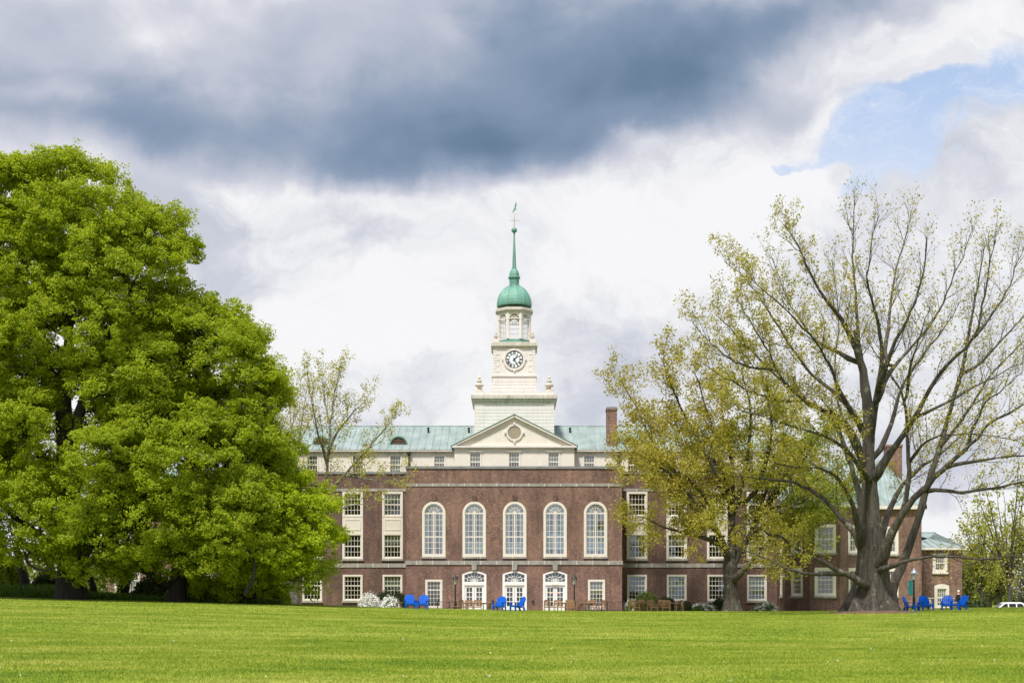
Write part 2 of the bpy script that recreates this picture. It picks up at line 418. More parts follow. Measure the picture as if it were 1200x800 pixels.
def tag(o, label=None, cat=None, group=None, kind=None):
    if label: o['label'] = label
    if cat: o['category'] = cat
    if group: o['group'] = group
    if kind: o['kind'] = kind
    return o
def link(name, data, parent=None, loc=(0, 0, 0), rz=0):
    o = bpy.data.objects.new(name, data); COL.objects.link(o)
    o.location = loc; o.rotation_euler = (0, 0, rz)
    if parent: o.parent = parent
    return o
def thing(name, loc, label, cat, group=None, rz=0):
    o = link(name, None, None, loc, rz); o.empty_display_size = .3
    return tag(o, label, cat, group)
def build(mb, name, mat, parent=None, loc=(0, 0, 0), rz=0, smooth=False):
    return link(name, mb.mesh(name, mat, smooth), parent, loc, rz)
def copy_tree(o, parent=None):
    c = o.copy(); COL.objects.link(c)
    if parent: c.parent = parent
    for ch in o.children: copy_tree(ch, c)
    return c
def X(px, Y): return (px - 600) / F * Y
def Z(py, Y): return EYE + (HZ - py) / F * Y

# ------------------------------------------------------------------ ground
CP = np.array([-900, -300, 0, 200, 350, 420, 480, 560, 620, 700, 900, 1000, 1060, 1130, 1200, 1500, 2200], float)
CYR = np.array([692, 694, 697.5, 703, 707.3, 710.5, 712, 713.8, 714.8, 715.8, 716, 715, 713, 711.7, 711.2, 711, 711], float)
def ss(t): t = np.clip(t, 0, 1); return t * t * (3 - 2 * t)
def gz(x, y):
    x = np.asarray(x, float); y = np.asarray(y, float)
    px = 600 + x / 98.0 * F
    zc = EYE - (np.interp(px, CP, CYR) - HZ) * 98 / F
    t = np.clip(y / 98, -1, 1); g = np.where(t > 0, t * (1.35 - .35 * t), t)
    z = -.45 + (zc + .45) * g
    z = np.where(y > 0, z, -.45 + .004 * y)
    bk = 0.55 * ss((-x - 10) / 15) * (1 - ss((y - 108) / 14)) * .0
    back = bk - 1.15 * ss((y - 135) / 25)
    z = z + (back - z) * ss((y - 97) / 12)
    z = z + .03 * np.sin(x * .31 + 1) * np.sin(y * .17) * ss(y / 40) * (1 - ss((y - 80) / 15))
    far = np.maximum(0, y - 260) * .006
    return z + np.minimum(far, 9)
def ground():
    xs = np.concatenate([np.linspace(-2500, -120, 14), np.linspace(-110, 110, 221), np.linspace(120, 2500, 14)])
    ys = np.concatenate([np.linspace(-400, -10, 10), np.linspace(0, 20, 11), np.linspace(21, 125, 209), np.linspace(130, 300, 35), np.linspace(330, 4000, 18)])
    XX, YY = np.meshgrid(xs, ys); ZZ = gz(XX, YY)
    nx, ny = len(xs), len(ys)
    co = np.stack([XX, YY, ZZ], -1).reshape(-1, 3)
    i = np.arange(nx * ny).reshape(ny, nx)
    fa = np.stack([i[:-1, :-1], i[:-1, 1:], i[1:, 1:], i[1:, :-1]], -1).reshape(-1, 4)
    me = np_mesh('lawn', co, fa)
    m = Mat('lawn_grass')
    p = m.pos((1, 1, 0))
    n1 = m.noise(m.pos((.55, 1.0, 0)), .30, 6, .68)
    n2 = m.noise(m.pos((.7, 1.6, 0)), 1.1, 5, .65)
    n3 = m.noise(m.pos((1, .6, 0)), 9, 5, .7)
    n4 = m.noise(m.pos((1, 1.2, 0)), 42, 3, .7)
    c = m.ramp(n1, [(.30, (.115, .190, .008)), (.5, (.21, .268, .022)), (.68, (.32, .338, .06))])
    c = m.mix(1, c, m.ramp(n2, [(.28, (.66, .76, .60)), (.5, (1, 1, 1)), (.72, (1.28, 1.16, 1.5))]), 'MULTIPLY')
    c = m.mix(1, c, m.ramp(n3, [(.28, (.58, .66, .5)), (.5, (1, 1, 1)), (.74, (1.38, 1.25, 1.55))]), 'MULTIPLY')
    c = m.mix(1, c, m.ramp(n4, [(.3, (.62, .68, .55)), (.7, (1.3, 1.25, 1.35))]), 'MULTIPLY')
    wv = m.N.new('ShaderNodeTexWave'); wv.inputs['Scale'].default_value = .16; wv.inputs['Distortion'].default_value = 1.2; wv.inputs['Detail'].default_value = 2
    mp = m.N.new('ShaderNodeMapping'); mp.inputs['Rotation'].default_value = (0, 0, radians(62)); gg = m.N.new('ShaderNodeNewGeometry'); m.L.new(gg.outputs['Position'], mp.inputs[0]); m.L.new(mp.outputs[0], wv.inputs['Vector'])
    c = m.mix(1, c, m.ramp(wv.outputs['Fac'], [(0, (.90, .93, .9)), (1, (1.08, 1.05, 1.12))]), 'MULTIPLY')
    m.set(Base_Color=c, Roughness=.85).bump(n3, .6, .06)
    m.b.inputs['Specular IOR Level'].default_value = .15
    me.materials.append(m.m)
    me.polygons.foreach_set('use_smooth', [True] * len(me.polygons))
    tag(link('ground', me), kind='structure')
def np_mesh(name, co, fa, mat=None, smooth=False):
    me = bpy.data.meshes.new(name)
    co = np.ascontiguousarray(co, dtype=np.float32); fa = np.ascontiguousarray(fa, dtype=np.int32)
    k = fa.shape[1]
    me.vertices.add(len(co)); me.vertices.foreach_set('co', co.ravel())
    me.loops.add(fa.size); me.loops.foreach_set('vertex_index', fa.ravel())
    me.polygons.add(len(fa)); me.polygons.foreach_set('loop_start', np.arange(0, fa.size, k, dtype=np.int32))
    me.polygons.foreach_set('loop_total', np.full(len(fa), k, dtype=np.int32))
    if smooth: me.polygons.foreach_set('use_smooth', np.ones(len(fa), dtype=bool))
    me.update(calc_edges=True)
    if mat: me.materials.append(MT[mat])
    return me
ground()
def sheet(name, x0, x1, y0, y1, mat, dz=.006, n=40):
    xs = np.linspace(x0, x1, n); ys = np.linspace(y0, y1, n); XX, YY = np.meshgrid(xs, ys)
    co = np.stack([XX, YY, gz(XX, YY) + dz], -1).reshape(-1, 3); i = np.arange(n * n).reshape(n, n)
    fa = np.stack([i[:-1, :-1], i[:-1, 1:], i[1:, 1:], i[1:, :-1]], -1).reshape(-1, 4)
    return tag(link(name, np_mesh(name, co, fa, mat)), kind='structure')
sheet('terrace', -9.5, 14.5, 109.5, 119.7, 'paving', .02)
sheet('road', 35, 140, 161, 170, 'asphalt', .03)
# ------------------------------------------------------------------ building kit
class Face:
    """vertical wall plane from P0 to P1, seen from outside with P0 on the left"""
    def __init__(s, P0, P1, root):
        s.p = Vector((P0[0], P0[1])); q = Vector((P1[0], P1[1])); s.L = (q - s.p).length
        s.u = (q - s.p).normalized(); s.rz = math.atan2(s.u.y, s.u.x); s.root = root
    def loc(s, t=0, z=0):
        r = s.root.location
        return (s.p.x + s.u.x * t - r.x, s.p.y + s.u.y * t - r.y, z - r.z)
    def wall(s, name, z0, z1, holes, mat, thick=.3, tops=()):
        """holes: (a,b,za,zb[,curve]) ; curve = list of (x,z) from left spring to right spring inside the hole"""
        mb = MB()
        xs = sorted({0, s.L} | {h[0] for h in holes} | {h[1] for h in holes})
        for a, b in zip(xs, xs[1:]):
            if b - a < 1e-4: continue
            m = (a + b) / 2
            cut = sorted([(h[2], h[3]) for h in holes if h[0] < m < h[1]])
            z = z0
            for c0, c1 in cut:
                if c0 > z: mb.box(a, b, 0, thick, z, c0)
                z = max(z, c1)
            if z1 > z: mb.box(a, b, 0, thick, z, z1)
        for h in holes:
            if len(h) > 4:
                cv = h[4]
                for (xa, za), (xb, zb) in zip(cv, cv[1:]):
                    mb.prism([(xa, za), (xb, zb), (xb, h[3]), (xa, h[3])], .001, thick - .001)
        return link(name, mb.mesh(name, mat), s.root, s.loc(0, 0), s.rz)
    def put(s, mb, name, mat, t=0, z=0):
        return link(name, mb.mesh(name, mat), s.root, s.loc(t, z), s.rz)

_cache = {}
def sash_window(face, t, z0, z1, w, cols=4, rows=(2, 2), blind=0.0, glass='glass', cw=.17, sill='stone', low_open=False, arch_head=False, fac=None):
    """t = centre along the face"""
    h = z1 - z0; key = (round(w, 3), round(h, 3), cols, rows, glass, round(cw, 3), sill, arch_head)
    if key not in _cache:
        c = MB()
        c.box(-w / 2, -w / 2 + cw, -.05, .12, 0, h); c.box(w / 2 - cw, w / 2, -.05, .12, 0, h)
        c.box(-w / 2 + cw, w / 2 - cw, -.05, .12, h - cw, h); c.box(-w / 2 + cw, w / 2 - cw, -.05, .12, 0, cw * .7)
        if arch_head:
            pts = [(w / 2, h)] + [(w / 2 - w * k / 10, h + .16 * math.sin(pi * k / 10)) for k in range(1, 10)] + [(-w / 2, h)]
            c.prism(pts, -.05, .12)
        sl = MB(); sl.box(-w / 2 - .06, w / 2 + .06, -.12, .10, -.16, -.005)
        iw = w - 2 * cw; b0 = cw * .7; b1 = h - cw
        sh = MB(); x0 = -iw / 2; st = .055; mu = .032
        n = sum(rows); mid = b0 + (b1 - b0) * rows[-1] / n if len(rows) > 1 else None
        sh.box(x0, x0 + st, .05, .10, b0, b1); sh.box(-x0 - st, -x0, .05, .10, b0, b1)
        sh.box(x0 + st, -x0 - st, .05, .10, b0, b0 + st * 1.3); sh.box(x0 + st, -x0 - st, .05, .10, b1 - st, b1)
        if mid: sh.box(x0 + st, -x0 - st, .04, .11, mid - .045, mid + .045)
        for k in range(1, cols):
            x = x0 + iw * k / cols; sh.box(x - mu / 2, x + mu / 2, .055, .095, b0 + st * 1.3, b1 - st)
        def rw(lo, hi, r):
            for k in range(1, r):
                z = lo + (hi - lo) * k / r; sh.box(x0 + st, -x0 - st, .058, .092, z - mu / 2, z + mu / 2)
        if mid: rw(b0, mid, rows[-1]); rw(mid, b1, rows[0])
        else: rw(b0, b1, rows[0])
        pn = MB(); pn.box(x0, -x0, .072, .078, b0, b1)
        _cache[key] = (c.mesh('window', 'frame'), sh.mesh('sash', 'frame'), pn.mesh('pane', glass), sl.mesh('sill', sill), iw, b0, b1)
    cm, sm, pm, slm, iw, b0, b1 = _cache[key]
    o = link('window', cm, face.root, face.loc(t, z0), face.rz)
    link('sash', sm, o); link('pane', pm, o)
    if sill: link('sill', slm, o)
    if blind > 0:
        kb = ('bl', key, round(blind, 1))
        if kb not in _cache:
            b = MB(); zz = b1 - (b1 - b0) * blind
            b.box(-iw / 2, iw / 2, .17, .18, zz, b1)
            _cache[kb] = b.mesh('blind', 'blind')
        link('blind', _cache[kb], o)
    return o
def hole(t, z0, z1, w): return (t - w / 2 + .04, t + w / 2 - .04, z0 + .02, z1 - .03)

rng = random.Random(4)
# =================================================================== main hall
YC, YW, YA, YB, YT = 120.0, 124.0, 123.2, 125.5, 129.0
main = thing('brick_hall', (X(602.5, YC), YC, 0), 'long brick hall with tall arched windows, cream attic, green roof and white clock tower', 'building')
xL, xR = X(476, YC), X(729, YC)
ZB = -1.6
fc = Face((xL, YC), (xR, YC), main)
zc = lambda py: Z(py, YC)
ctr = [X(p, YC) - xL for p in (508.4, 555.8, 603.1, 650.5, 697.9)]
holes = []
AW = 27.4 / F * YC; ar = AW / 2
sp = zc(601); a0 = zc(652.0)
def arch_curve(t, r, zs, n=12): return [(t + r * cos(pi - pi * k / n), zs + r * sin(pi - pi * k / n)) for k in range(n + 1)]
for t in ctr:
    r = ar - .05
    holes.append((t - r, t + r, a0, sp + r + .02, arch_curve(t, r, sp)))
DW = 28.4 / F * YC; dspring = zc(672.5); drise = (672.5 - 668.8) / F * YC
def seg_curve(t, w, z, rise, n=8): return [(t - w / 2 + w * k / n, z + rise * sin(pi * k / n)) for k in range(n + 1)]
for t in ctr[1:4]:
    holes.append((t - DW / 2 + .05, t + DW / 2 - .05, -.02, dspring + drise + .03, seg_curve(t, DW - .1, dspring, drise)))
sw = 20 / F * YC
for t in (ctr[0], ctr[4] + .08):
    holes.append(hole(t, zc(712), zc(678.7), sw))
ztop = zc(549)
fc.wall('centre_wall', ZB, ztop, holes, 'brick', .35)
for (pa, pb), nm in (((xL, YW), 'side_wall'), ((xR, YC + .35), 'side_wall')):
    f2 = Face((xL, YW), (xL, YC + .35), main) if pa == xL else Face((xR, YC + .35), (xR, YW), main)
    f2.wall(nm, ZB, ztop, [], 'brick', .35)
# bands and copings
def band(face, name, z0, z1, out, mat, t0=0, t1=None, y1=0.0):
    mb = MB(); mb.box(t0 - (out if t0 == 0 else 0), (face.L + out if t1 is None else t1), -out, y1 - .002, z0, z1)
    return face.put(mb, name, mat)
band(fc, 'stone_band', zc(569.6), zc(566.2), .05, 'stone')
band(fc, 'stone_band', zc(661.3), zc(656.6), .07, 'stone')
mb = MB(); mb.box(-.08, fc.L + .08, -.08, .45, ztop, zc(547.7) + .12); mb.box(-.08, .45, .45, 4, ztop, zc(547.7) + .12); mb.box(fc.L - .45, fc.L + .08, .45, 4, ztop, zc(547.7) + .12)
fc.put(mb, 'coping', 'coping')
mb = MB(); mb.box(.35, fc.L - .35, .35, 5.6, ztop - .9, ztop - .6); fc.put(mb, 'flat_roof', 'coping')
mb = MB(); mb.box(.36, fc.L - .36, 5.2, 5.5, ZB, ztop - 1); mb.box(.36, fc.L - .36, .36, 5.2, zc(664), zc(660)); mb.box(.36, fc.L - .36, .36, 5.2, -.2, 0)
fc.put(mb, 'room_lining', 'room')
# keystones
for t in ctr:
    mb = MB(); mb.prism([(t - .16, zc(586.6)), (t + .16, zc(586.6)), (t + .22, zc(580.6)), (t - .22, zc(580.6))], -.10, .05); fc.put(mb, 'keystone', 'brick_dark')
for t in ctr[1:4]:
    mb = MB(); mb.prism([(t - .18, zc(667.8)), (t + .18, zc(667.8)), (t + .22, zc(661.4)), (t - .22, zc(661.4))], -.20, .05)
    mb.box(t - .2, t + .2, -.24, -.2, zc(667.8), zc(666.6)); fc.put(mb, 'keystone', 'stone')
# arched windows
def arched_window(face, t, z0, zs, w, rows, curtains):
    h = zs - z0; r = w / 2; cw = .21
    c = MB(); c.box(-r, -r + cw, -.06, .14, 0, h); c.box(r - cw, r, -.06, .14, 0, h); c.box(-r + cw, r - cw, -.06, .14, 0, .25)
    c.arc(0, h, r - cw, r, 0, pi, 20, -.06, .14)
    o = link('window', c.mesh('window', 'frame'), face.root, face.loc(t, z0), face.rz); o['label'] = 'tall arched window with white frame'
    iw = w - 2 * cw; x0 = -iw / 2; s = MB()
    s.box(x0, x0 + .05, .05, .10, .25, h); s.box(-x0 - .05, -x0, .05, .10, .25, h); s.box(x0, -x0, .045, .105, h - .07, h + .05)
    for k in range(1, 5):
        x = x0 + iw * (k) / 5; s.box(x - .018, x + .018, .055, .095, .25, h - .07)
    s.box(-.05, .05, .05, .10, .25, h - .07)
    n = 7
    zz = [.25 + (h - .32) * k / n for k in range(n + 1)]
    for k in range(1, n):
        d = .05 if k == 3 else .018
        s.box(x0 + .05, -x0 - .05, .057, .093, zz[k] - d, zz[k] + d)
    ri = iw / 2
    s.arc(0, h + .04, ri - .05, ri, 0, pi, 16, .05, .10)
    s.arc(0, h + .04, ri * .52, ri * .52 + .035, 0, pi, 12, .055, .095)
    s.arc(0, h + .04, 0.02, ri * .16, 0, pi, 8, .05, .10)
    for k in range(1, 6):
        a = pi * k / 6; s.bar(.1 * cos(a), h + .04 + .1 * sin(a), (ri - .03) * cos(a), h + .04 + (ri - .03) * sin(a), .035, .058, .092)
    link('sash', s.mesh('sash', 'frame'), o)
    p = MB(); p.box(x0, -x0, .072, .078, .25, h)
    p.prism([(ri * cos(pi * k / 16), h + .001 + ri * sin(pi * k / 16)) for k in range(17)], .072, .078)
    link('pane', p.mesh('pane', 'glass_sky'), o)
    sl = MB(); sl.box(-r - .05, r + .05, -.14, .1, -.15, -.005); link('sill', sl.mesh('sill', 'stone'), o)
    cu = MB()
    for (xa, xb, za, zb) in curtains:
        k = 6
        for q in range(k):
            a = x0 + iw * (xa + (xb - xa) * q / k); b = x0 + iw * (xa + (xb - xa) * (q + 1) / k)
            ya, yb = (.22, .27) if q % 2 == 0 else (.27, .22)
            za2 = .25 + (h + ri - .25) * za; zb2 = .25 + (h + ri * .9 - .25) * zb
            cu.add([(a, ya, za2), (b, yb, za2), (b, yb, zb2), (a, ya, zb2), (a, ya + .01, za2), (b, yb + .01, za2), (b, yb + .01, zb2), (a, ya + .01, zb2)], [(0, 1, 2, 3), (7, 6, 5, 4), (0, 4, 5, 1), (3, 2, 6, 7)])
    link('curtain', cu.mesh('curtain', 'curtain'), o)
cl = [[(0, .16, 0, 1), (.42, .60, .22, 1), (.84, 1, 0, 1), (.16, .42, .8, 1), (.6, .84, .8, 1)],
      [(0, .14, 0, 1), (.4, .62, .3, 1), (.86, 1, 0, 1), (0, 1, .0, .26), (.14, .86, .82, 1)],
      [(0, .2, 0, 1), (.45, .6, .25, 1), (.8, 1, .1, 1), (0, 1, .0, .22), (.1, .9, .83, 1)],
      [(0, .15, 0, 1), (.15, .9, .08, .42), (.85, 1, 0, 1), (.4, .6, .5, 1), (.1, .9, .83, 1)],
      [(0, .13, 0, 1), (.0, 1, .06, .5), (.87, 1, 0, 1), (.42, .58, .5, 1), (.1, .9, .83, 1)]]
for t, c in zip(ctr, cl): arched_window(fc, t, a0, sp, AW, (4, 4), c)
# french doors
def french_door(face, t, decals):
    z0 = 0.0; w = DW; h = dspring; lt = zc(685.3); cw = .20
    c = MB(); c.box(-w / 2, -w / 2 + cw, -.06, .14, z0, h); c.box(w / 2 - cw, w / 2, -.06, .14, z0, h)
    c.box(-w / 2 + cw, w / 2 - cw, -.06, .14, lt, zc(682.0))
    up = [(w / 2 - w * k / 10, h + drise * sin(pi * k / 10)) for k in range(11)]
    for k in range(10):
        (xa, za), (xb, zb) = up[k], up[k + 1]
        c.prism([(xb, zb - .14), (xa, za - .14), (xa, za), (xb, zb)], -.058, .138)
    o = link('french_door', c.mesh('french_door', 'doorwhite'), face.root, face.loc(t, 0), face.rz)
    f = MB(); zb = zc(682.0); zt = h + drise - .14; hw = w / 2 - cw; cz = zb + .04
    f.box(-hw, hw, .05, .10, zb, zb + .05)
    def lim(a):   # radial reach inside the fanlight
        L = 5.0
        if abs(cos(a)) > 1e-3: L = min(L, hw / abs(cos(a)))
        if sin(a) > 1e-3: L = min(L, (h - .04 - cz + drise * .6 * (1 - abs(cos(a)))) / sin(a))
        return L
    for k in range(1, 8):
        a = pi * k / 8; L = lim(a); f.bar(0, cz, L * cos(a), cz + L * sin(a), .04, .055, .095)
    for fr in (.30, .62):
        pr = None
        for k in range(0, 17):
            a = pi * k / 16; L = min(lim(a), 1.05) * fr * (1.0); p = (L * cos(a) * 1.15, cz + L * sin(a))
            if pr: f.bar(pr[0], pr[1], p[0], p[1], .04, .057, .093)
            pr = p
    link('fanlight', f.mesh('fanlight', 'doorwhite'), o)
    for sgn in (-1, 1):
        l = MB(); xa, xb = (0.012, hw) if sgn > 0 else (-hw, -.012)
        st = .17; l.box(xa, xa + st, .03, .09, z0 + .02, lt); l.box(xb - st, xb, .03, .09, z0 + .02, lt)
        g0 = zc(709.8); g1 = lt - .2
        l.box(xa + st, xb - st, .03, .09, g1, lt); l.box(xa + st, xb - st, .03, .09, z0 + .02, g0)
        xm = (xa + xb) / 2; l.box(xm - .022, xm + .022, .04, .08, g0, g1)
        for k in range(1, 4):
            z = g0 + (g1 - g0) * k / 4; l.box(xa + st, xb - st, .042, .078, z - .028, z + .028)
        lo = link('door_leaf', l.mesh('door_leaf', 'doorwhite'), o)
    p = MB(); p.box(-hw, hw, .058, .062, zc(709.8), zt - .05)
    link('pane', p.mesh('pane', 'glass'), o)
    if decals:
        for sgn in (-1, 1):
            x = sgn * .36
            q = MB(); q.prism([(x - .10, zc(697.3)), (x + .10, zc(697.3)), (x + .10, zc(695.5)), (x - .10, zc(695.5))], .048, .056); link('door_decal', q.mesh('door_decal', 'purple'), o)
            q = MB(); q.prism([(x - .12, zc(695.4)), (x + .11, zc(695.4)), (x + .12, zc(694.4)), (x + .05, zc(693.5)), (x - .04, zc(693.8)), (x - .11, zc(694.4))], .045, .056); link('door_decal', q.mesh('door_decal', 'orange'), o)
for i, t in enumerate(ctr[1:4]): french_door(fc, t, i == 2)
q = MB(); q.box(ctr[3] - .28, ctr[3] + .28, -.14, -.06, zc(685.2), zc(684.2)); fc.put(q, 'door_closer', 'trim')
for t, b in ((ctr[0], .0), (ctr[4] + .08, .5)):
    sash_window(fc, t, zc(712), zc(678.7), sw, 4, (2, 4), b, cw=.17)
for t in (ctr[1] + 1.55, ctr[2] + 1.55):
    q = MB(); q.box(t - .08, t + .08, -.12, 0, zc(705), zc(703)); fc.put(q, 'wall_socket', 'black')

# ---- wings
def wing(xa, xb, pxs, root):
    f = Face((xa, YW), (xb, YW), root); zz = lambda py: Z(py, YW)
    hs = []; W = 24.2 / F * YW; Wg = 23.2 / F * YW
    ts = [X(p, YW) - xa for p in pxs]
    for t in ts:
        hs.append((t - W / 2 + .04, t + W / 2 - .04, zz(654.6) + .02, zz(575.8) - .03))
        hs.append(hole(t, zz(703.6), zz(673), Wg))
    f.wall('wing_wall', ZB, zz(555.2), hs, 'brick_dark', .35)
    band(f, 'stone_band', zz(575.4), zz(572.2), .05, 'stone')
    band(f, 'stone_band', zz(664.5), zz(659.8), .05, 'stone')
    mb = MB(); mb.box(0, f.L, -.08, .45, zz(555.2), zz(554) + .1); f.put(mb, 'coping', 'coping')
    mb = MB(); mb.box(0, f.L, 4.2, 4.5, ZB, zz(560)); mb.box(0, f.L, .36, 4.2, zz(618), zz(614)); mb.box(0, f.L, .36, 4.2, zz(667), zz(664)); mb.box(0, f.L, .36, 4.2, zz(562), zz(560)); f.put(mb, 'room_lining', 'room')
    for i, t in enumerate(ts):
        b = rng.choice([0, 0, .3, .5, .6])
        sash_window(f, t, zz(605.4), zz(575.8), W, 5, (2, 2), b, cw=.19, sill=None)
        sash_window(f, t, zz(654.6), zz(624), W, 5, (2, 2), rng.choice([0, .4, .5]), cw=.19)
        mb = MB(); mb.box(t - W / 2, t + W / 2, -.03, .15, zz(624), zz(605.4))
        q = .22; a, b2, c, d = t - W / 2 + q, t + W / 2 - q, zz(624) + q, zz(605.4) - q
        mb.box(a, b2, -.055, -.03, c, c + .06); mb.box(a, b2, -.055, -.03, d - .06, d); mb.box(a, a + .06, -.055, -.03, c + .06, d - .06); mb.box(b2 - .06, b2, -.055, -.03, c + .06, d - .06)
        f.put(mb, 'spandrel_panel', 'cream')
        sash_window(f, t, zz(703.6), zz(673), Wg, 5, (2, 3), rng.choice([0, .5, .6, .85]), cw=.15)
    return f
fr = wing(xR, X(911, YW), (746.5, 793, 840.5, 887), main)
fl = wing(X(290, YW), xL, (319, 366, 413.3, 460), main)
for x0, dx in ((X(911, YW), .3),):
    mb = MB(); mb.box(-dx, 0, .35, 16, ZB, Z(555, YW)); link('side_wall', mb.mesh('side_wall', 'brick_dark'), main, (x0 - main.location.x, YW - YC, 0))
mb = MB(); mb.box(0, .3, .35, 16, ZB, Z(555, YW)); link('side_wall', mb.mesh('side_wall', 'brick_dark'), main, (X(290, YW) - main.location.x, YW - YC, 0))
mb = MB(); mb.box(X(290, YW), X(911, YW), 140, 140.4, ZB, Z(555, YW)); mb.box(X(290, YW) + .3, X(911, YW) - .3, YW + 4.5, 140, Z(562, YW), Z(558, YW))
mo = main.location
def wpart(mb, name, mat, parent=None):     # mesh in world coordinates
    p = parent or main
    r = p.location if p.parent is None else p.location + p.parent.location
    return link(name, mb.mesh(name, mat), p, (-r.x, -r.y, -r.z))
wpart(mb, 'rear_wall', 'brick_dark')
# ---- attic
zb_ = lambda py: Z(py, YB)
xa0, xa1 = X(297, YB), X(905, YB)
fa_ = Face((xa0, YB), (xa1, YB), main)
pxs = [321, 366, 419.5, 463.5, 515, 690.5, 742, 787, 832, 877]
wA = 14.6 / F * YB
fa_.wall('attic_wall', zb_(560), zb_(528), [hole(X(p, YB) - xa0, zb_(556) if not 480 < p < 720 else zb_(551), zb_(532.5), wA) for p in pxs], 'cream', .25)
for p in pxs:
    lo = 556 if not 480 < p < 720 else 551
    sash_window(fa_, X(p, YB) - xa0, zb_(lo), zb_(532.5), wA, 4, (2, 2), rng.choice([.4, .7, .9]), cw=.09, sill='frame')
    mb = MB(); t = X(p, YB) - xa0; mb.box(t - wA / 2 - .1, t + wA / 2 + .1, -.12, 0, zb_(532.4), zb_(531.2)); fa_.put(mb, 'window_hood', 'trim')
mb = MB(); mb.box(xa0, xa0 + .25, YB + .25, 137.9, zb_(560), zb_(528)); mb.box(xa1 - .25, xa1, YB + .25, 137.9, zb_(560), zb_(528)); mb.box(xa0, xa1, 138, 138.3, zb_(560), zb_(528))
mb.box(xa0 + .3, xa1 - .3, YB + 3, YB + 3.2, zb_(560), zb_(530)); mb.box(xa0 + .3, xa1 - .3, YB + .3, YB + 3, zb_(530), zb_(529))
wpart(mb, 'attic_shell', 'room')
mb = MB(); mb.box(xa0 - .25, xa1 + .25, YB - .28, YB, zb_(529.2), zb_(527)); mb.box(xa0 - .12, xa1 + .12, YB - .14, YB - .001, zb_(530.6), zb_(529.2)); wpart(mb, 'eaves', 'trim')
# copper roof (hipped), standing seams modelled
zr0, zr1, YR = zb_(527), Z(499.3, 131.8), 131.8
def hip_roof(x0, x1, y0, y1, z0, z1, hip, seam=.66, ov=.3):
    x0 -= ov; x1 += ov; y0 -= ov; y1 += ov; ym = (y0 + y1) / 2
    mb = MB(); mb.add([(x0, y0, z0), (x1, y0, z0), (x1, y1, z0), (x0, y1, z0), (x0 + hip, ym, z1), (x1 - hip, ym, z1)],
                      [(0, 1, 5, 4), (2, 3, 4, 5), (3, 0, 4), (1, 2, 5), (0, 3, 2, 1)])
    n = Vector((0, -(z1 - z0), (ym - y0))).normalized()
    k = x0 + .2
    while k < x1:
        f = min(1, (k - x0) / hip if hip > 0 else 1, (x1 - k) / hip if hip > 0 else 1)
        ye, ze = y0 + (ym - y0) * f, z0 + (z1 - z0) * f; u = Vector((0, ym - y0, z1 - z0)).normalized()
        o = .02; h = .055
        for sg in (1, -1):
            a = Vector((k, y0 if sg > 0 else y1, z0)); b = Vector((k, ye if sg > 0 else y0 + y1 - ye, ze))
            nn = Vector((0, n.y * sg, n.z))
            mb.add([a + Vector((-o, 0, 0)), a + Vector((o, 0, 0)), b + Vector((o, 0, 0)), b + Vector((-o, 0, 0)),
                    a + Vector((-o, 0, 0)) + nn * h, a + Vector((o, 0, 0)) + nn * h, b + Vector((o, 0, 0)) + nn * h, b + Vector((-o, 0, 0)) + nn * h],
                   [(0, 1, 5, 4), (1, 2, 6, 5), (3, 0, 4, 7), (4, 5, 6, 7)])
        k += seam
    mb.tube([(x0 + hip, ym, z1 + .02), (x1 - hip, ym, z1 + .02)], [.07, .07], 6)
    return mb
roof = wpart(hip_roof(xa0, xa1, YB, 2 * YR - YB, zr0, zr1, 3.0), 'roof', 'roof')
slope = (zr1 - zr0) / (YR - YB + .3)
def roofz(y): return zr0 + (y - YB + .3) * slope
# half-round vents in the roof
for p in (376, 467, 739, 830):
    y0 = YB + 1.0; x = X(p, y0); r = 10.8 / F * y0; zb0 = roofz(y0)
    d = MB(); d.arc(x, zb0, r - .12, r, 0, pi, 14, y0, y0 + 3.2); wv = wpart(d, 'roof_dormer', 'copper', roof)
    d = MB(); d.prism([(x + (r - .12) * cos(pi * k / 14), zb0 + (r - .12) * sin(pi * k / 14)) for k in range(15)], y0 + .12, y0 + .2)
    for k in range(1, 6): d.box(x - (r - .15) * math.sqrt(1 - (k / 6) ** 2), x + (r - .15) * math.sqrt(1 - (k / 6) ** 2), y0 + .06, y0 + .13, zb0 + r * k / 6 - .02, zb0 + r * k / 6 + .04)
    wpart(d, 'dormer_louvre', 'brick_dark', roof)
for p, q in ((502, 504), (549.5, 505), (668, 500)):
    y = YB + 4.4; mb = MB(); mb.lathe([(.09, roofz(y) - .1), (.09, roofz(y) + .38), (.13, roofz(y) + .4), (.13, roofz(y) + .46)], 8, X(p, y), y); wpart(mb, 'vent_pipe', 'black', roof)
# chimneys
def chimney(pa, pb, pt, y0, dy, zbase, parent):
    x0, x1 = X(pa, y0), X(pb, y0); mb = MB(); zt = Z(pt, y0)
    mb.box(x0, x1, y0, y0 + dy, zbase, zt - .3); mb.box(x0 - .05, x1 + .05, y0 - .05, y0 + dy + .05, zt - .3, zt - .16); o = wpart(mb, 'chimney', 'brick', parent)
    mb = MB(); mb.box(x0 - .03, x1 + .03, y0 - .03, y0 + dy + .03, zt - .155, zt); wpart(mb, 'chimney_cap', 'coping', parent)
chimney(711.3, 723, 476.5, YB + .6, 1.3, roofz(YB + .4), roof)
# downpipes
for p in (479.3, 725.3):
    x = X(p, YB - .2); mb = MB(); mb.tube([(x, YB - .15, zb_(560)), (x, YB - .15, zb_(532))], [.09, .09], 8); mb.box(x - .16, x + .16, YB - .33, YB - .02, zb_(532.5), zb_(529.6)); wpart(mb, 'downpipe', 'dark')
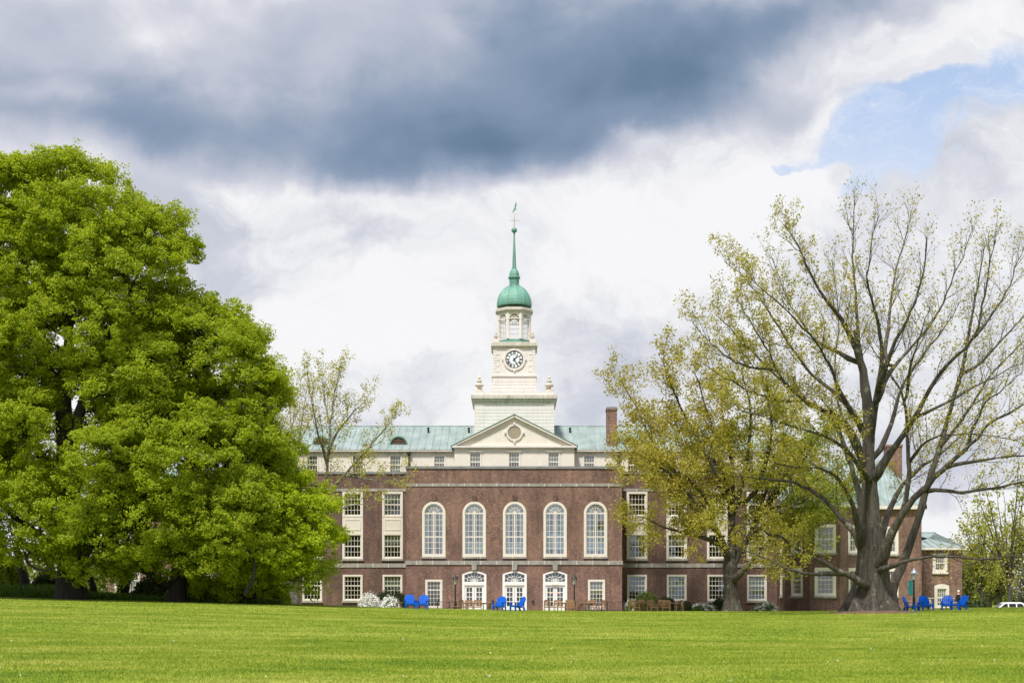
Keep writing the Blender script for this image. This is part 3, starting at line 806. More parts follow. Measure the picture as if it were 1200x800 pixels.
# ---- central gable
zg = lambda py: Z(py, YA)
xg0, xg1 = X(532.5, YA), X(673, YA); xm = X(602.5, YA)
fg = Face((xg0, YA), (xg1, YA), main)
wG = 14.6 / F * YA
hs = [hole(X(p, YA) - xg0, zg(552), zg(529.4), wG) for p in (557, 602.5, 648.8)]
fg.wall('gable_wall', zg(560), zg(524), hs, 'board' if False else 'cream', .25)
for p, b in ((557, .6), (602.5, .5), (648.8, .95)):
    sash_window(fg, X(p, YA) - xg0, zg(552), zg(529.4), wG, 4, (2, 2), b, cw=.09, sill='frame')
    t = X(p, YA) - xg0; mb = MB(); mb.box(t - wG / 2 - .12, t + wG / 2 + .12, -.13, 0, zg(529.3), zg(528)); fg.put(mb, 'window_hood', 'trim')
mb = MB(); mb.box(xg0, xg0 + .25, YA + .25, YB, zg(560), zg(524)); mb.box(xg1 - .25, xg1, YA + .25, YB, zg(560), zg(524)); wpart(mb, 'side_wall', 'cream')
mb = MB(); mb.box(xg0 + .3, xg1 - .3, YA + 2, YA + 2.1, zg(560), zg(525)); wpart(mb, 'room_lining', 'room')
L = fg.L; hz = zg(488.5); mb = MB(); mb.prism([(-.05, zg(524)), (L + .05, zg(524)), (L / 2, hz)], .02, .3); ped = fg.put(mb, 'pediment', 'cream')
mb = MB(); mb.box(-.2, L + .2, -.28, .05, zg(524.4), zg(522.4)); mb.box(-.1, L + .1, -.14, .05, zg(525.3), zg(524.4))
for sg in (0, 1):
    xe = -.25 if sg == 0 else L + .25
    mb.bar(xe, zg(523.2), L / 2, hz + .1, .22, -.26, .06)
fg.put(mb, 'pediment_cornice', 'white')
mb = MB()
for sg in (0, 1):
    xe = -.32 if sg == 0 else L + .32
    zz0, zz1 = zg(522.6) + .02, hz + .25
    mb.add([(xe, -.32, zz0), (L / 2, -.32, zz1), (L / 2, 8, zz1), (xe, 8, zz0), (xe, -.32, zz0 - .035), (L / 2, -.32, zz1 - .035), (L / 2, 8, zz1 - .035), (xe, 8, zz0 - .035)],
           [(0, 1, 2, 3) if sg else (3, 2, 1, 0), (0, 4, 5, 1), (7, 4, 5, 6), (3, 7, 6, 2), (0, 3, 7, 4)])
fg.put(mb, 'gable_roof', 'copper')
t = L / 2; zc0 = zg(506.6); rr = 7.8 / F * YA
mb = MB(); mb.arc(t, zc0, rr, rr + .16, 0, 2 * pi, 24, -.08, .03)
for a in (0, pi / 2, pi, 3 * pi / 2): mb.box(t + (rr + .2) * cos(a) - .1, t + (rr + .2) * cos(a) + .1, -.12, .03, zc0 + (rr + .2) * sin(a) - .1, zc0 + (rr + .2) * sin(a) + .1)
fg.put(mb, 'round_window_surround', 'white')
mb = MB(); mb.prism([(t + rr * cos(2 * pi * k / 24), zc0 + rr * sin(2 * pi * k / 24)) for k in range(24)], -.02, .03); fg.put(mb, 'round_louvre', 'louvre')

# ---- clock tower
def hw(pxh): return pxh * YT / (F + pxh)
tw = hw(46.3); tz = lambda py, h: Z(py, YT - h); tx = X(602.6, YT)
mb = MB(); zt0 = tz(470, tw)
mb.box(tx - tw, tx + tw, YT - tw, YT + tw, zr0 - 3, zt0)
for sx in (-1, 1):
    for sy in (-1, 1):
        cx, cy = tx + sx * (tw - .38), YT + sy * (tw - .38); mb.box(cx - .41, cx + .41, cy - .41, cy + .41, zr0 - 3, zt0)
tower = wpart(mb, 'clock_tower', 'board')
def sq(mb, h, z0, z1): return mb.box(tx - h, tx + h, YT - h, YT + h, z0, z1)
mb = MB(); sq(mb, tw + .08, zt0 - .25, zt0); sq(mb, tw + .2, zt0, tz(467.2, tw)); sq(mb, hw(50.6), tz(467.2, tw), tz(463.2, tw)); wpart(mb, 'tower_cornice', 'trim', tower)
mb = MB(); h2 = hw(46.3)
z1 = tz(463.2, tw); z2 = tz(458.8, tw)
for (xa, xb, ya, yb) in ((-h2 + .8, h2 - .8, -h2 + .2, -h2 + .45), (-h2 + .8, h2 - .8, h2 - .45, h2 - .2), (-h2 + .2, -h2 + .45, -h2 + .8, h2 - .8), (h2 - .45, h2 - .2, -h2 + .8, h2 - .8)):
    mb.box(tx + xa, tx + xb, YT + ya, YT + yb, z1, z2 - .05)
for sx in (-1, 1):
    for sy in (-1, 1):
        cx, cy = tx + sx * (h2 - .4), YT + sy * (h2 - .4); mb.box(cx - .4, cx + .4, cy - .4, cy + .4, z1, z2 + .03)
wpart(mb, 'parapet', 'white', tower)
def urn(cx, cy, z, s, nm='urn'):
    k = s / 1.45
    pf = [(.34, 0), (.34, .12), (.2, .18), (.14, .3), (.17, .38), (.36, .5), (.40, .60), (.22, .68), (.16, .78), (.2, .88), (.23, .98), (.13, 1.05), (.08, 1.12), (.13, 1.22), (.12, 1.30), (.04, 1.40), (.01, 1.45)]
    u = MB(); u.lathe([(r * k, z + zz * k) for r, zz in pf], 12, cx, cy); return wpart(u, nm, 'terracotta', tower)
for sx in (-1, 1):
    for sy in (-1, 1):
        urn(tx + sx * (h2 - .4), YT + sy * (h2 - .4), z2 + .03, 1.45)
h3 = hw(25.6); z3 = tz(455.8, h3)
mb = MB(); sq(mb, h3 + .12, z1, z3 + .12); sq(mb, h3, z3 + .12, tz(441.0, h3)); wpart(mb, 'clock_stage_base', 'board', tower)
mb = MB(); sq(mb, h3 + .07, tz(441.0, h3), tz(439.2, h3)); wpart(mb, 'string_course', 'white', tower)
h4 = hw(24.3); z4 = tz(439.2, h4); z5 = tz(405.6, h4)
mb = MB(); sq(mb, h4, z4, z5)
for sx in (-1, 1):          # alternating corner quoins
    for sy in (-1, 1):
        n = 10
        for k in range(n):
            za = z4 + (z5 - z4) * (k + .06) / n; zb2 = z4 + (z5 - z4) * (k + .94) / n; l = .52 if k % 2 else .3
            xo, yo = tx + sx * h4, YT + sy * h4
            xi, yi = tx + sx * (h4 - l), YT + sy * (h4 - l); e = .03
            mb.box(min(xo + sx * e, xi), max(xo + sx * e, xi), min(yo + sy * e, yo - sy * .05), max(yo + sy * e, yo - sy * .05), za, zb2)
            mb.box(min(xo + sx * (e - .002), xo - sx * .05), max(xo + sx * (e - .002), xo - sx * .05), min(yo - sy * .051, yi), max(yo - sy * .051, yi), za, zb2)
wpart(mb, 'clock_stage', 'white', tower)
mb = MB(); sq(mb, h4 + .1, z5 - .14, z5); sq(mb, hw(27.3), z5, z5 + .26); sq(mb, hw(26.3), z5 + .26, tz(400.8, h4)); wpart(mb, 'tower_cornice', 'trim', tower)
# clock
cz = Z(421.0, YT - h4); R = 10.4 / F * (YT - h4); yf = YT - h4
mb = MB(); mb.arc(tx, cz, R, R + .2, 0, 2 * pi, 36, yf - .10, yf + .02)
for a in (0, pi / 2, pi, 3 * pi / 2): mb.box(tx + (R + .24) * cos(a) - .07, tx + (R + .24) * cos(a) + .07, yf - .12, yf, cz + (R + .24) * sin(a) - .07, cz + (R + .24) * sin(a) + .07)
wpart(mb, 'clock_surround', 'white', tower)
mb = MB(); mb.prism([(tx + R * cos(2 * pi * k / 40), cz + R * sin(2 * pi * k / 40)) for k in range(40)], yf - .03, yf + .01); wpart(mb, 'clock_dial', 'dialwhite', tower)
mb = MB(); mb.arc(tx, cz, R * .90, R, 0, 2 * pi, 40, yf - .045, yf - .031); mb.arc(tx, cz, R * .55, R * .58, 0, 2 * pi, 36, yf - .043, yf - .031)
ROM = ['XII', 'I', 'II', 'III', 'IIII', 'V', 'VI', 'VII', 'VIII', 'IX', 'X', 'XI']
for k, s_ in enumerate(ROM):            # roman numerals, each stroke a bar, tops pointing out
    a = pi / 2 - k * pi / 6; ux, uz = cos(a), sin(a); vx, vz = uz, -ux
    wd = {'I': .055, 'V': .13, 'X': .13}; tot = sum(wd[c] for c in s_); cur = -tot / 2
    r0, r1 = R * .60, R * .87; th = .038
    def P(r, o): return (tx + ux * r + vx * o, cz + uz * r + vz * o)
    for c in s_:
        w_ = wd[c]; mid = cur + w_ / 2
        if c == 'I': seg = [((r0, mid), (r1, mid))]
        elif c == 'V': seg = [((r1, cur + .02), (r0, mid)), ((r0, mid), (r1, cur + w_ - .02))]
        else: seg = [((r1, cur + .02), (r0, cur + w_ - .02)), ((r0, cur + .02), (r1, cur + w_ - .02))]
        for q, (A_, B_) in enumerate(seg):
            (xa, za), (xb, zb2) = P(*A_), P(*B_); mb.bar(xa, za, xb, zb2, th, yf - .046 - q * .002, yf - .031)
        cur += w_
wpart(mb, 'clock_numerals', 'dialdark', tower)
def hand(ang, ln, w_, yy, nm):
    a = radians(90 - ang); mb = MB(); mb.bar(tx - .18 * cos(a), cz - .18 * sin(a), tx + ln * cos(a), cz + ln * sin(a), w_, yy, yy + .012)
    mb.prism([(tx + .09 * cos(2 * pi * k / 10), cz + .09 * sin(2 * pi * k / 10)) for k in range(10)], yy - .004, yy + .01)
    wpart(mb, nm, 'dialdark', tower)
hand(42, R * .58, .085, yf - .075, 'hour_hand'); hand(149, R * .86, .065, yf - .095, 'minute_hand')
# belfry plinth and small urns
z6 = tz(400.8, h4)
mb = MB(); ap = hw(18.8)
def octo(mb, a, z0, z1): return mb.lathe([(a / cos(pi / 8), z0), (a / cos(pi / 8), z1)], 8, tx, YT, pi / 8)
octo(mb, ap + .06, z6, tz(398.6, ap)); octo(mb, ap, tz(398.6, ap), tz(396.3, ap)); wpart(mb, 'belfry_base', 'copper', tower)
for sx in (-1, 1):
    for sy in (-1, 1):
        cx, cy = tx + sx * (h4 - .22), YT + sy * (h4 - .22)
        m2 = MB(); m2.box(cx - .28, cx + .28, cy - .28, cy + .28, z6, z6 + .22); wpart(m2, 'urn_plinth', 'white', tower); urn(cx, cy, z6 + .22, .78)
zb0 = tz(396.3, ap); zb1 = tz(365.5, ap); a8 = hw(19.2); s8 = a8 * math.tan(pi / 8)
floor_ = MB(); octo(floor_, a8 - .02, zb0 - .05, zb0 + .02); wpart(floor_, 'belfry_floor', 'white', tower)
ceil_ = MB(); octo(ceil_, a8 - .02, zb1 - .02, zb1 + .05); wpart(ceil_, 'belfry_ceiling', 'louvre', tower)
spz = Z(372.6, YT - a8)
for k in range(8):
    a = -pi / 2 + k * pi / 4; nx, ny = cos(a), sin(a); ux, uy = -ny, nx
    P0 = (tx + nx * a8 - ux * s8, YT + ny * a8 - uy * s8); P1 = (tx + nx * a8 + ux * s8, YT + ny * a8 + uy * s8)
    f = Face(P0, P1, main); ow = .86; m = f.L / 2
    mb = MB(); mb.box(.0, m - ow / 2, 0, .16, zb0, zb1); mb.box(m + ow / 2, f.L, 0, .16, zb0, zb1)
    cv = arch_curve(m, ow / 2, spz, 10)
    for (xa, za), (xb, zb_2) in zip(cv, cv[1:]): mb.prism([(xa, za), (xb, zb_2), (xb, zb1), (xa, zb1)], .001, .159)
    mb.box(-.03, .12, -.05, 0, zb0, zb1); mb.box(f.L - .12, f.L + .03, -.05, 0, zb0, zb1); mb.box(-.04, f.L + .04, -.06, -.051, spz - .05, spz + .04)
    r = main.location
    o = link('belfry_arch', mb.mesh('belfry_arch', 'white'), tower, (f.p.x, f.p.y, 0), f.rz)
    g = MB(); g.box(m - .018, m + .018, .06, .09, zb0, spz + ow / 2 - .01)
    for q in (-.6, .6): g.box(m + q * ow * .5 - .010, m + q * ow * .5 + .010, .062, .088, zb0, spz + .3)
    for q in range(0, 5): z = zb0 + (spz - zb0) * q / 4; g.box(m - ow / 2, m + ow / 2, .064, .086, z - .014, z + .014)
    g.arc(m, spz, ow * .24, ow * .29, 0, pi, 8, .062, .088)
    for q in (1, 2, 3): aa = pi * q / 4; g.bar(m, spz, m + ow / 2 * cos(aa), spz + ow / 2 * sin(aa), .03, .066, .084)
    link('belfry_grille', g.mesh('belfry_grille', 'frame'), tower, (f.p.x, f.p.y, 0), f.rz)
mb = MB(); octo(mb, a8 + .1, zb1, zb1 + .18); octo(mb, hw(22.0), zb1 + .18, tz(361.2, a8)); octo(mb, hw(21.2), tz(361.2, a8), tz(359.5, a8)); wpart(mb, 'belfry_cornice', 'trim', tower)
zz = lambda py: Z(py, YT); pxr = lambda r: r / F * YT
prof = [(20.2, 359.7), (20.5, 357), (20.0, 353), (18.9, 349), (17.2, 345.2), (15.0, 342), (12.2, 339), (9.6, 337.2), (7.6, 336.2), (7.4, 335.4)]
mb = MB(); mb.lathe([(pxr(r) / cos(pi / 16), zz(p)) for r, p in prof], 16, tx, YT, pi / 16)
for k in range(8):
    a = pi / 8 + k * pi / 4; mb.tube([(tx + pxr(r) * cos(a), YT + pxr(r) * sin(a), zz(p)) for r, p in prof], [.05] * len(prof), 5)
wpart(mb, 'dome', 'copper', tower)
mb = MB(); mb.lathe([(pxr(6.4), zz(335.5)), (pxr(6.2), zz(334.5)), (pxr(6.2), zz(326.6)), (pxr(7.6), zz(326.2)), (pxr(7.6), zz(324.8)), (pxr(6.4), zz(324)), (pxr(6.3), zz(321.5)), (pxr(5.4), zz(318.5)), (pxr(3.6), zz(316)), (pxr(3.2), zz(315.2)), (pxr(3.4), zz(314.6)),
                   (pxr(2.6), zz(314.2)), (pxr(1.05), zz(280)), (pxr(.95), zz(274)), (pxr(1.3), zz(273.6)), (pxr(.7), zz(273))], 8, tx, YT, pi / 8)
wpart(mb, 'spire', 'copper', tower)
for k in range(8):
    a = -pi / 2 + k * pi / 4; r = pxr(5.95)
    mb = MB(); mb.box(-.12, .12, 0, .12, 0, .42); mb.prism([(-.12, .42), (.12, .42), (.07, .54), (0, .58), (-.07, .54)], 0.001, .12)
    link('spire_opening', mb.mesh('spire_opening', 'dark'), tower, (tx + cos(a) * (r - .04) , YT + sin(a) * (r - .04), zz(333.6)), a + pi / 2)
mb = MB(); mb.lathe([(pxr(3.3) * math.sin(pi * k / 10) + .005, zz(269.8) - pxr(3.3) * cos(pi * k / 10)) for k in range(11)], 16, tx, YT); wpart(mb, 'ball_finial', 'copper', tower)
mb = MB(); mb.tube([(tx, YT, zz(267)), (tx, YT, zz(247))], [.05, .03], 6); mb.tube([(tx - pxr(6.4), YT, zz(258.2)), (tx + pxr(6.4), YT, zz(258.2))], [.025, .025], 5); mb.tube([(tx, YT - .45, zz(258.2)), (tx, YT + .45, zz(258.2))], [.025, .025], 5); wpart(mb, 'vane_rod', 'trim', tower)
mb = MB(); vx, vz = tx, zz(247)
mb.prism([(vx - .2, vz - .2), (vx - .02, vz - .05), (vx + .1, vz + .1), (vx + .25, vz + .08), (vx + .12, vz + .2), (vx + .22, vz + .5), (vx + .17, vz + .85), (vx + .06, vz + .5), (vx + .02, vz + .3), (vx - .08, vz + .05)], YT - .02, YT + .02)
wpart(mb, 'weathervane', 'copper', tower)

# =================================================================== pavilions at both ends
def pavilion(mirror):
    def mx(px, Y):   # mirrored about the hall's centre line (602.6)
        x = X(px, Y); return 2 * X(602.6, YC) - x if mirror else x
    Y0 = 114.5
    pts = [(mx(911, YW), YW), (mx(920, YW - 3.6), YW - 3.6)]
    if not mirror:
        root = thing('corner_pavilion', (X(990, Y0), Y0, 0), 'brick pavilion with canted bay, steep green hipped roof and chimney behind the huge oak', 'building')
    else:
        root = thing('corner_pavilion', (mx(990, Y0), Y0, 0), 'brick pavilion mostly hidden behind the dense green maples on the left', 'building')
    YN = Y0
    A = (mx(911.5, YW), YW); B = (mx(920, 120.2), 120.2); C = (mx(949, 116.6), 116.6); D = (mx(985, 116.6), 116.6); E = (mx(1014, 120.2), 120.2); G = (mx(1080, 120.2), 120.2); H = (mx(1080, 120.2), 136)
    seq = [A, B, C, D, E, G, H]
    if mirror: seq = seq[::-1]
    zt = Z(593.5, 118)
    W = Z
    for i in range(len(seq) - 1):
        qa, qb = seq[i], seq[i + 1]
        if qa == G: qa = (G[0], G[1] + .3)
        if qb == G and mirror: qb = (G[0], G[1] + .3)
        f = Face(qa, qb, root)
        j = len(seq) - 2 - i if mirror else i
        ym = 118.0; g0, g1 = Z(698, ym), Z(665, ym); u0, u1 = Z(648, ym), Z(615, ym)
        ww = {0: .95, 1: 1.75, 2: 1.75, 3: 1.75, 4: 1.3}.get(j)
        ts = [f.L / 2] if j < 4 else ([f.L * .26, f.L * .45] if j == 4 else [])
        hs = []; cols = 4 if j else 2
        for t in ts: hs += [hole(t, g0, g1, ww), hole(t, u0, u1, ww)]
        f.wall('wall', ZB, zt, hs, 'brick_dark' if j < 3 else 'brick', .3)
        for t in ts:
            sash_window(f, t, g0, g1, ww, cols, (2, 3), 0, cw=.24, sill='stone'); sash_window(f, t, u0, u1, ww, cols, (2, 2), rng.choice([0, .5]), cw=.24, sill='stone')
    xs = [p[0] for p in seq]; x0, x1 = min(xs), max(xs)
    r = root.location
    def wp(mb, nm, mat, par=None):
        o = link(nm, mb.mesh(nm, mat), par or root, (-r.x, -r.y, -r.z)); return o
    mb = MB(); mb.box(x0, x1, 135.8, 136.1, ZB, zt); (mb.box(x0, x0 + .3, YW + .2, 135.8, ZB, zt) if not mirror else mb.box(x1 - .3, x1, YW + .2, 135.8, ZB, zt)); wp(mb, 'rear_wall', 'brick')
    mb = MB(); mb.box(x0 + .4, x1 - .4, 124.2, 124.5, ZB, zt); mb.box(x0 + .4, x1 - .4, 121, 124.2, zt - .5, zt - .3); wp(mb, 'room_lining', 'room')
    poly = sorted(seq, key=lambda p: 0)
    # roof: polygon eave rising to a short ridge
    ev = seq if not mirror else seq
    ev = [(A), B, C, D, E, G, H, (A[0], 136)]
    o = .35; cxm = sum(p[0] for p in ev) / 8; cym = 127
    evo = [(p[0] + (o if p[0] > cxm else -o), p[1] + (o if p[1] > cym else -o)) for p in ev]
    zr = zt + .25; ztop_ = Z(538, 127)
    r0 = (mx(975, 126), 127.5); r1 = (mx(1037, 126), 127.5)
    mb = MB(); vs = [(p[0], p[1], zr) for p in evo] + [(r0[0], r0[1], ztop_), (r1[0], r1[1], ztop_)]
    R0, R1 = 8, 9
    fs = [(0, 1, R0), (1, 2, R0), (2, 3, R1, R0), (3, 4, R1), (4, 5, R1), (5, 6, R1), (6, 7, R0, R1), (7, 0, R0), tuple(range(7, -1, -1))]
    mb.add(vs, fs)
    # seams as tubes running up each slope
    for (a, b, tp0, tp1) in ((1, 2, R0, R0), (2, 3, R0, R1), (3, 4, R1, R1), (4, 5, R1, R1), (5, 6, R1, R1), (0, 1, R0, R0)):
        pa, pb, qa, qb = Vector(vs[a]), Vector(vs[b]), Vector(vs[tp0]), Vector(vs[tp1]); n = max(2, int((pb - pa).length / .7))
        for k in range(n + 1):
            t = k / n; e = pa.lerp(pb, t); q = qa.lerp(qb, t); up = Vector((0, 0, .03)); mb.tube([e + up, e.lerp(q, .96) + up], [.025, .025], 4)
    rf = wp(mb, 'roof', 'roof')
    mb = MB()
    for i in range(8):
        a, b = Vector((*evo[i], 0)), Vector((*evo[(i + 1) % 8], 0)); d = (b - a).normalized(); nn = Vector((d.y, -d.x, 0)) * (1 if not mirror else -1)
        vs2 = [a, b, b - nn * .35, a - nn * .35]
        mb.add([(v.x, v.y, zr - .32 - .001 * i) for v in vs2] + [(v.x, v.y, zr - .01 - .001 * i) for v in vs2], [(0, 3, 2, 1), (4, 5, 6, 7), (0, 1, 5, 4), (1, 2, 6, 5), (2, 3, 7, 6), (3, 0, 4, 7)])
    wp(mb, 'eaves', 'white')
    cx0, cx1 = sorted((mx(1041, 126), mx(1058, 126)))
    mb = MB(); mb.box(cx0, cx1, 126.2, 127.6, zt + .5, Z(523, 126)); mb.box(cx0 - .06, cx1 + .06, 126.14, 127.66, Z(523, 126), Z(520.5, 126)); wp(mb, 'chimney', 'brick', root)
    if not mirror:      # the white skylight dormer seen between the limbs
        xa, xb = X(1034, 121.6), X(1045, 121.6); mb = MB(); mb.box(xa, xb, 121.4, 123.2, zr + .6, Z(571, 121.6)); mb.box(xa - .08, xb + .08, 121.3, 123.4, Z(571, 121.6), Z(570, 121.6)); wp(mb, 'roof_dormer', 'white', rf)
    return root
pav = pavilion(False); pavilion(True)
# low block at the right end
YE = 124.5
low = thing('low_brick_block', (X(1105, YE), YE, 0), 'small two-storey brick end block with cream windows and low green roof beside the lamp post', 'building')
fe = Face((X(1076, YE), YE), (X(1127.5, YE), YE), low); ze = lambda p: Z(p, YE)
we = 17.2 / F * YE
he = [hole(X(1101.5, YE) - fe.p.x, ze(670), ze(648), we), hole(X(1103.5, YE) - fe.p.x, ze(712), ze(686), we)]
fe.wall('wall', ZB, ze(644), he, 'brick', .3)
sash_window(fe, X(1101.5, YE) - fe.p.x, ze(670), ze(648), we, 4, (2, 2), 0, cw=.25, sill='frame')
sash_window(fe, X(1103.5, YE) - fe.p.x, ze(712), ze(686), we, 4, (2, 2), .6, cw=.25, sill='frame', arch_head=True)
fs_ = Face((fe.p.x + fe.L, YE + .3), (fe.p.x + fe.L, YE + 12), low); fs_.wall('side_wall', ZB, ze(644), [], 'brick', .3)
mb = MB(); mb.box(fe.p.x, fe.p.x + fe.L - .3, YE + 11.7, YE + 12, ZB, ze(644)); mb.box(fe.p.x, fe.p.x + .3, YE + .3, YE + 11.7, ZB, ze(644)); mb.box(fe.p.x + .3, fe.p.x + fe.L - .3, YE + 2.5, YE + 2.7, ZB, ze(644)); wpart(mb, 'rear_wall', 'brick_dark', low)
mb = MB(); mb.box(fe.p.x - .1, fe.p.x + fe.L + .35, YE - .35, YE + 12.3, ze(644), ze(641.5)); wpart(mb, 'eaves', 'white', low)
wpart(hip_roof(fe.p.x, fe.p.x + fe.L, YE, YE + 12, ze(641.5), Z(624, YE + 6), 3.6), 'roof', 'roof', low)
# ------------------------------------------------------------------ street furniture and lawn furniture
def G(x, y): return float(gz(x, y))
def adirondack():
    r = thing('adirondack_chair', (0, 0, 0), 'x', 'chair')
    # faces -Y ; seat slopes down to the back, fan back leans back
    s = MB()
    for k in range(5):
        y0 = -.36 + k * .125; z = .40 - (y0 + .36) * .22
        s.add([(-.27, y0, z - .03), (.27, y0, z - .03), (.27, y0 + .115, z - .055), (-.27, y0 + .115, z - .055), (-.27, y0, z), (.27, y0, z), (.27, y0 + .115, z - .025), (-.27, y0 + .115, z - .025)],
              [(0, 3, 2, 1), (4, 5, 6, 7), (0, 1, 5, 4), (1, 2, 6, 5), (2, 3, 7, 6), (3, 0, 4, 7)])
    s.box(-.29, .29, -.40, -.362, .28, .40)
    build(s, 'seat', 'blue', r)
    b = MB()
    n = 6; tilt = radians(24)
    for k in range(n):
        xa = -.34 + .68 * k / n + .006; xb = -.34 + .68 * (k + 1) / n - .006
        def top(x): return .78 - .34 * (1 - math.sqrt(max(0, 1 - (x / .36) ** 2)))
        def bot(x): return x * .72
        pts = [(bot(xa), 0), (bot(xb), 0), (xb, .35), (xb, top(xb)), ((xa + xb) / 2, top((xa + xb) / 2)), (xa, top(xa)), (xa, .35)]
        m = MB(); m.prism(pts, -.02, .015)
        vs = []
        for (x, y, z) in m.v:
            y -= .05 * (1 - (x / .36) ** 2) * -1 * 0 + 0
            vs.append((x, .20 + y * cos(tilt) + z * sin(tilt), .25 + z * cos(tilt) - y * sin(tilt)))
        b.add(vs, m.f)
    m = MB(); m.box(-.30, .30, .016, .04, .42, .48)
    b.add([(x, .20 + y * cos(tilt) + z * sin(tilt), .25 + z * cos(tilt) - y * sin(tilt)) for x, y, z in m.v], m.f)
    build(b, 'backrest', 'blue', r)
    for sx in (-1, 1):
        a = MB(); xs = sorted((sx * .30, sx * .43)); a.box(xs[0], xs[1], -.44, .34, .555, .585); build(a, 'armrest', 'blue', r)
        l = MB(); xs = sorted((sx * .295, sx * .37)); l.box(xs[0], xs[1], -.40, -.30, 0, .554); build(l, 'leg', 'blue', r)
        l = MB(); x0, x1 = sorted((sx * .27, sx * .31))
        l.add([(x0, .32, 0), (x1, .32, 0), (x1, .44, 0), (x0, .44, 0), (x0, -.30, .30), (x1, -.30, .30), (x1, -.30, .385), (x0, -.30, .385), (x0, .24, .22), (x1, .24, .22), (x1, .36, .26), (x0, .36, .26)],
              [(0, 1, 9, 8), (8, 9, 5, 4), (1, 2, 10, 9), (2, 3, 11, 10), (3, 0, 8, 11), (9, 10, 6, 5), (11, 8, 4, 7), (10, 11, 7, 6), (4, 5, 6, 7), (0, 3, 2, 1)])
        build(l, 'leg', 'blue', r)
        l = MB(); x0, x1 = sorted((sx * .30, sx * .34)); l.box(x0, x1, .27, .33, .2, .554); build(l, 'arm_post', 'blue', r)
    return r
def teak_chair():
    r = thing('wooden_armchair', (0, 0, 0), 'x', 'chair')
    s = MB()
    for k in range(6): s.box(-.25, .25, -.24 + k * .082, -.165 + k * .082, .43, .45)
    s.box(-.26, .26, -.25, -.22, .37, .429); s.box(-.26, .26, .22, .25, .37, .429)
    build(s, 'seat', 'teak', r)
    b = MB(); b.box(-.28, .28, .235, .265, .84, .93); b.prism([(-.28, .93), (.28, .93), (.2, .965), (-.2, .965)], .236, .264); b.box(-.26, .26, .24, .26, .52, .56)
    for k in range(7): x = -.225 + k * .075; b.box(x - .018, x + .018, .242, .258, .56, .84)
    build(b, 'backrest', 'teak', r)
    for sx in (-1, 1):
        x0, x1 = sorted((sx * .26, sx * .31))
        for (y0, y1, h) in ((-.28, -.23, .65), (.23, .28, .92)):
            l = MB(); l.box(x0, x1, y0, y1, 0, h); build(l, 'leg', 'teak', r)
        a = MB(); x0, x1 = sorted((sx * .25, sx * .33)); a.box(x0, x1, -.30, .23, .652, .68); build(a, 'armrest', 'teak', r)
    return r
def round_table(w=.55, mat='teak'):
    r = thing('wooden_table', (0, 0, 0), 'x', 'table')
    t = MB(); t.lathe([(w, .715), (w, .75)], 20); build(t, 'tabletop', mat, r)
    a = MB(); a.lathe([(w * .8, .64), (w * .8, .714)], 16); build(a, 'apron', 'teak_dark', r)
    for k in range(4):
        an = pi / 4 + k * pi / 2; l = MB(); x, y = w * .62 * cos(an), w * .62 * sin(an); l.box(x - .035, x + .035, y - .035, y + .035, 0, .64); build(l, 'leg', 'teak_dark', r)
    return r
BL = [  # px, Y, rotation, label
    (480.5, 95.0, .15, 'blue adirondack chair by the white bush, left one of the touching pair'),
    (495.2, 95.0, -.15, 'blue adirondack chair right one of the touching pair beside the small narrow window'),
    (585.5, 94.0, -.35, 'blue adirondack chair facing front between the left and middle french doors'),
    (606.5, 94.0, -1.05, 'blue adirondack chair turned sideways in front of the middle french door'),
    (1067.5, 90.5, 1.0, 'blue adirondack chair leaning left at the foot of the banner lamp post, nearest the oak'),
    (1085, 91.5, .1, 'blue adirondack chair facing front between the lamp post and the white table'),
    (1110, 91.5, -.35, 'blue adirondack chair just right of the white picnic table'),
    (1124, 91.0, -1.15, 'blue adirondack chair seen side-on in front of the man in the dark suit')]
c0 = adirondack()
for i, (px, Y, rz, lb) in enumerate(BL):
    o = c0 if i == 0 else copy_tree(c0)
    x = X(px, Y); o.location = (x, Y, G(x, Y) - .01); o.rotation_euler.z = rz; o['label'] = lb
    o['group'] = 'blue chairs near the french doors' if i < 4 else 'blue chairs beside the oak'
TK = [
    (543, 112.5, .9, 'wooden armchair turned sideways at the left edge of the left french door'), (550.5, 112, 2.9, 'wooden armchair backing the lawn before the left leaf of the left french door'),
    (559.5, 111, 3.2, 'broad-backed wooden armchair before the right leaf of the left french door'), (576.5, 113, -1.3, 'wooden armchair behind the front-facing blue chair by the brick pier'),
    (643.5, 111.5, .7, 'wooden armchair farthest left in front of the right french door'), (653.5, 110.6, 3.1, 'wooden armchair with its back to the lawn in front of the right french door'),
    (663.5, 112, -.8, 'wooden armchair beside the right jamb of the right french door'), (669.5, 111, 2.9, 'wooden armchair with its back to the lawn below the right lamp post'), (675.5, 112, -1.4, 'wooden armchair seen side-on just right of the right lamp post'),
    (694.5, 112, 3.0, 'wooden armchair beneath the right narrow window beside the railing'), (703.5, 112.5, -1.2, 'wooden armchair last on the right of the railed terrace'),
    (743.5, 109.5, .7, 'wooden armchair farthest left in front of the domed yew, beside the white flowers'), (753, 111.5, 2.6, 'wooden armchair half hidden behind the table in front of the domed yew'), (764.5, 109.8, .5, 'wooden armchair facing front between the two tables by the domed yew'),
    (774, 112, -.5, 'wooden armchair behind the gap between the two tables by the hedge'), (781, 109.5, -.2, 'wooden armchair front-most at the right table by the clipped hedge'), (795.5, 110.5, -1.45, 'wooden armchair in profile, last on the right before the dark hedge')]
t0 = teak_chair()
for i, (px, Y, rz, lb) in enumerate(TK):
    o = t0 if i == 0 else copy_tree(t0)
    x = X(px, Y); o.location = (x, Y, max(G(x, Y), .02 if 109.5 < Y < 119.7 and -9.5 < x < 14.5 else -1)); o.rotation_euler.z = rz; o['label'] = lb; o['group'] = 'wooden armchairs along the terrace'
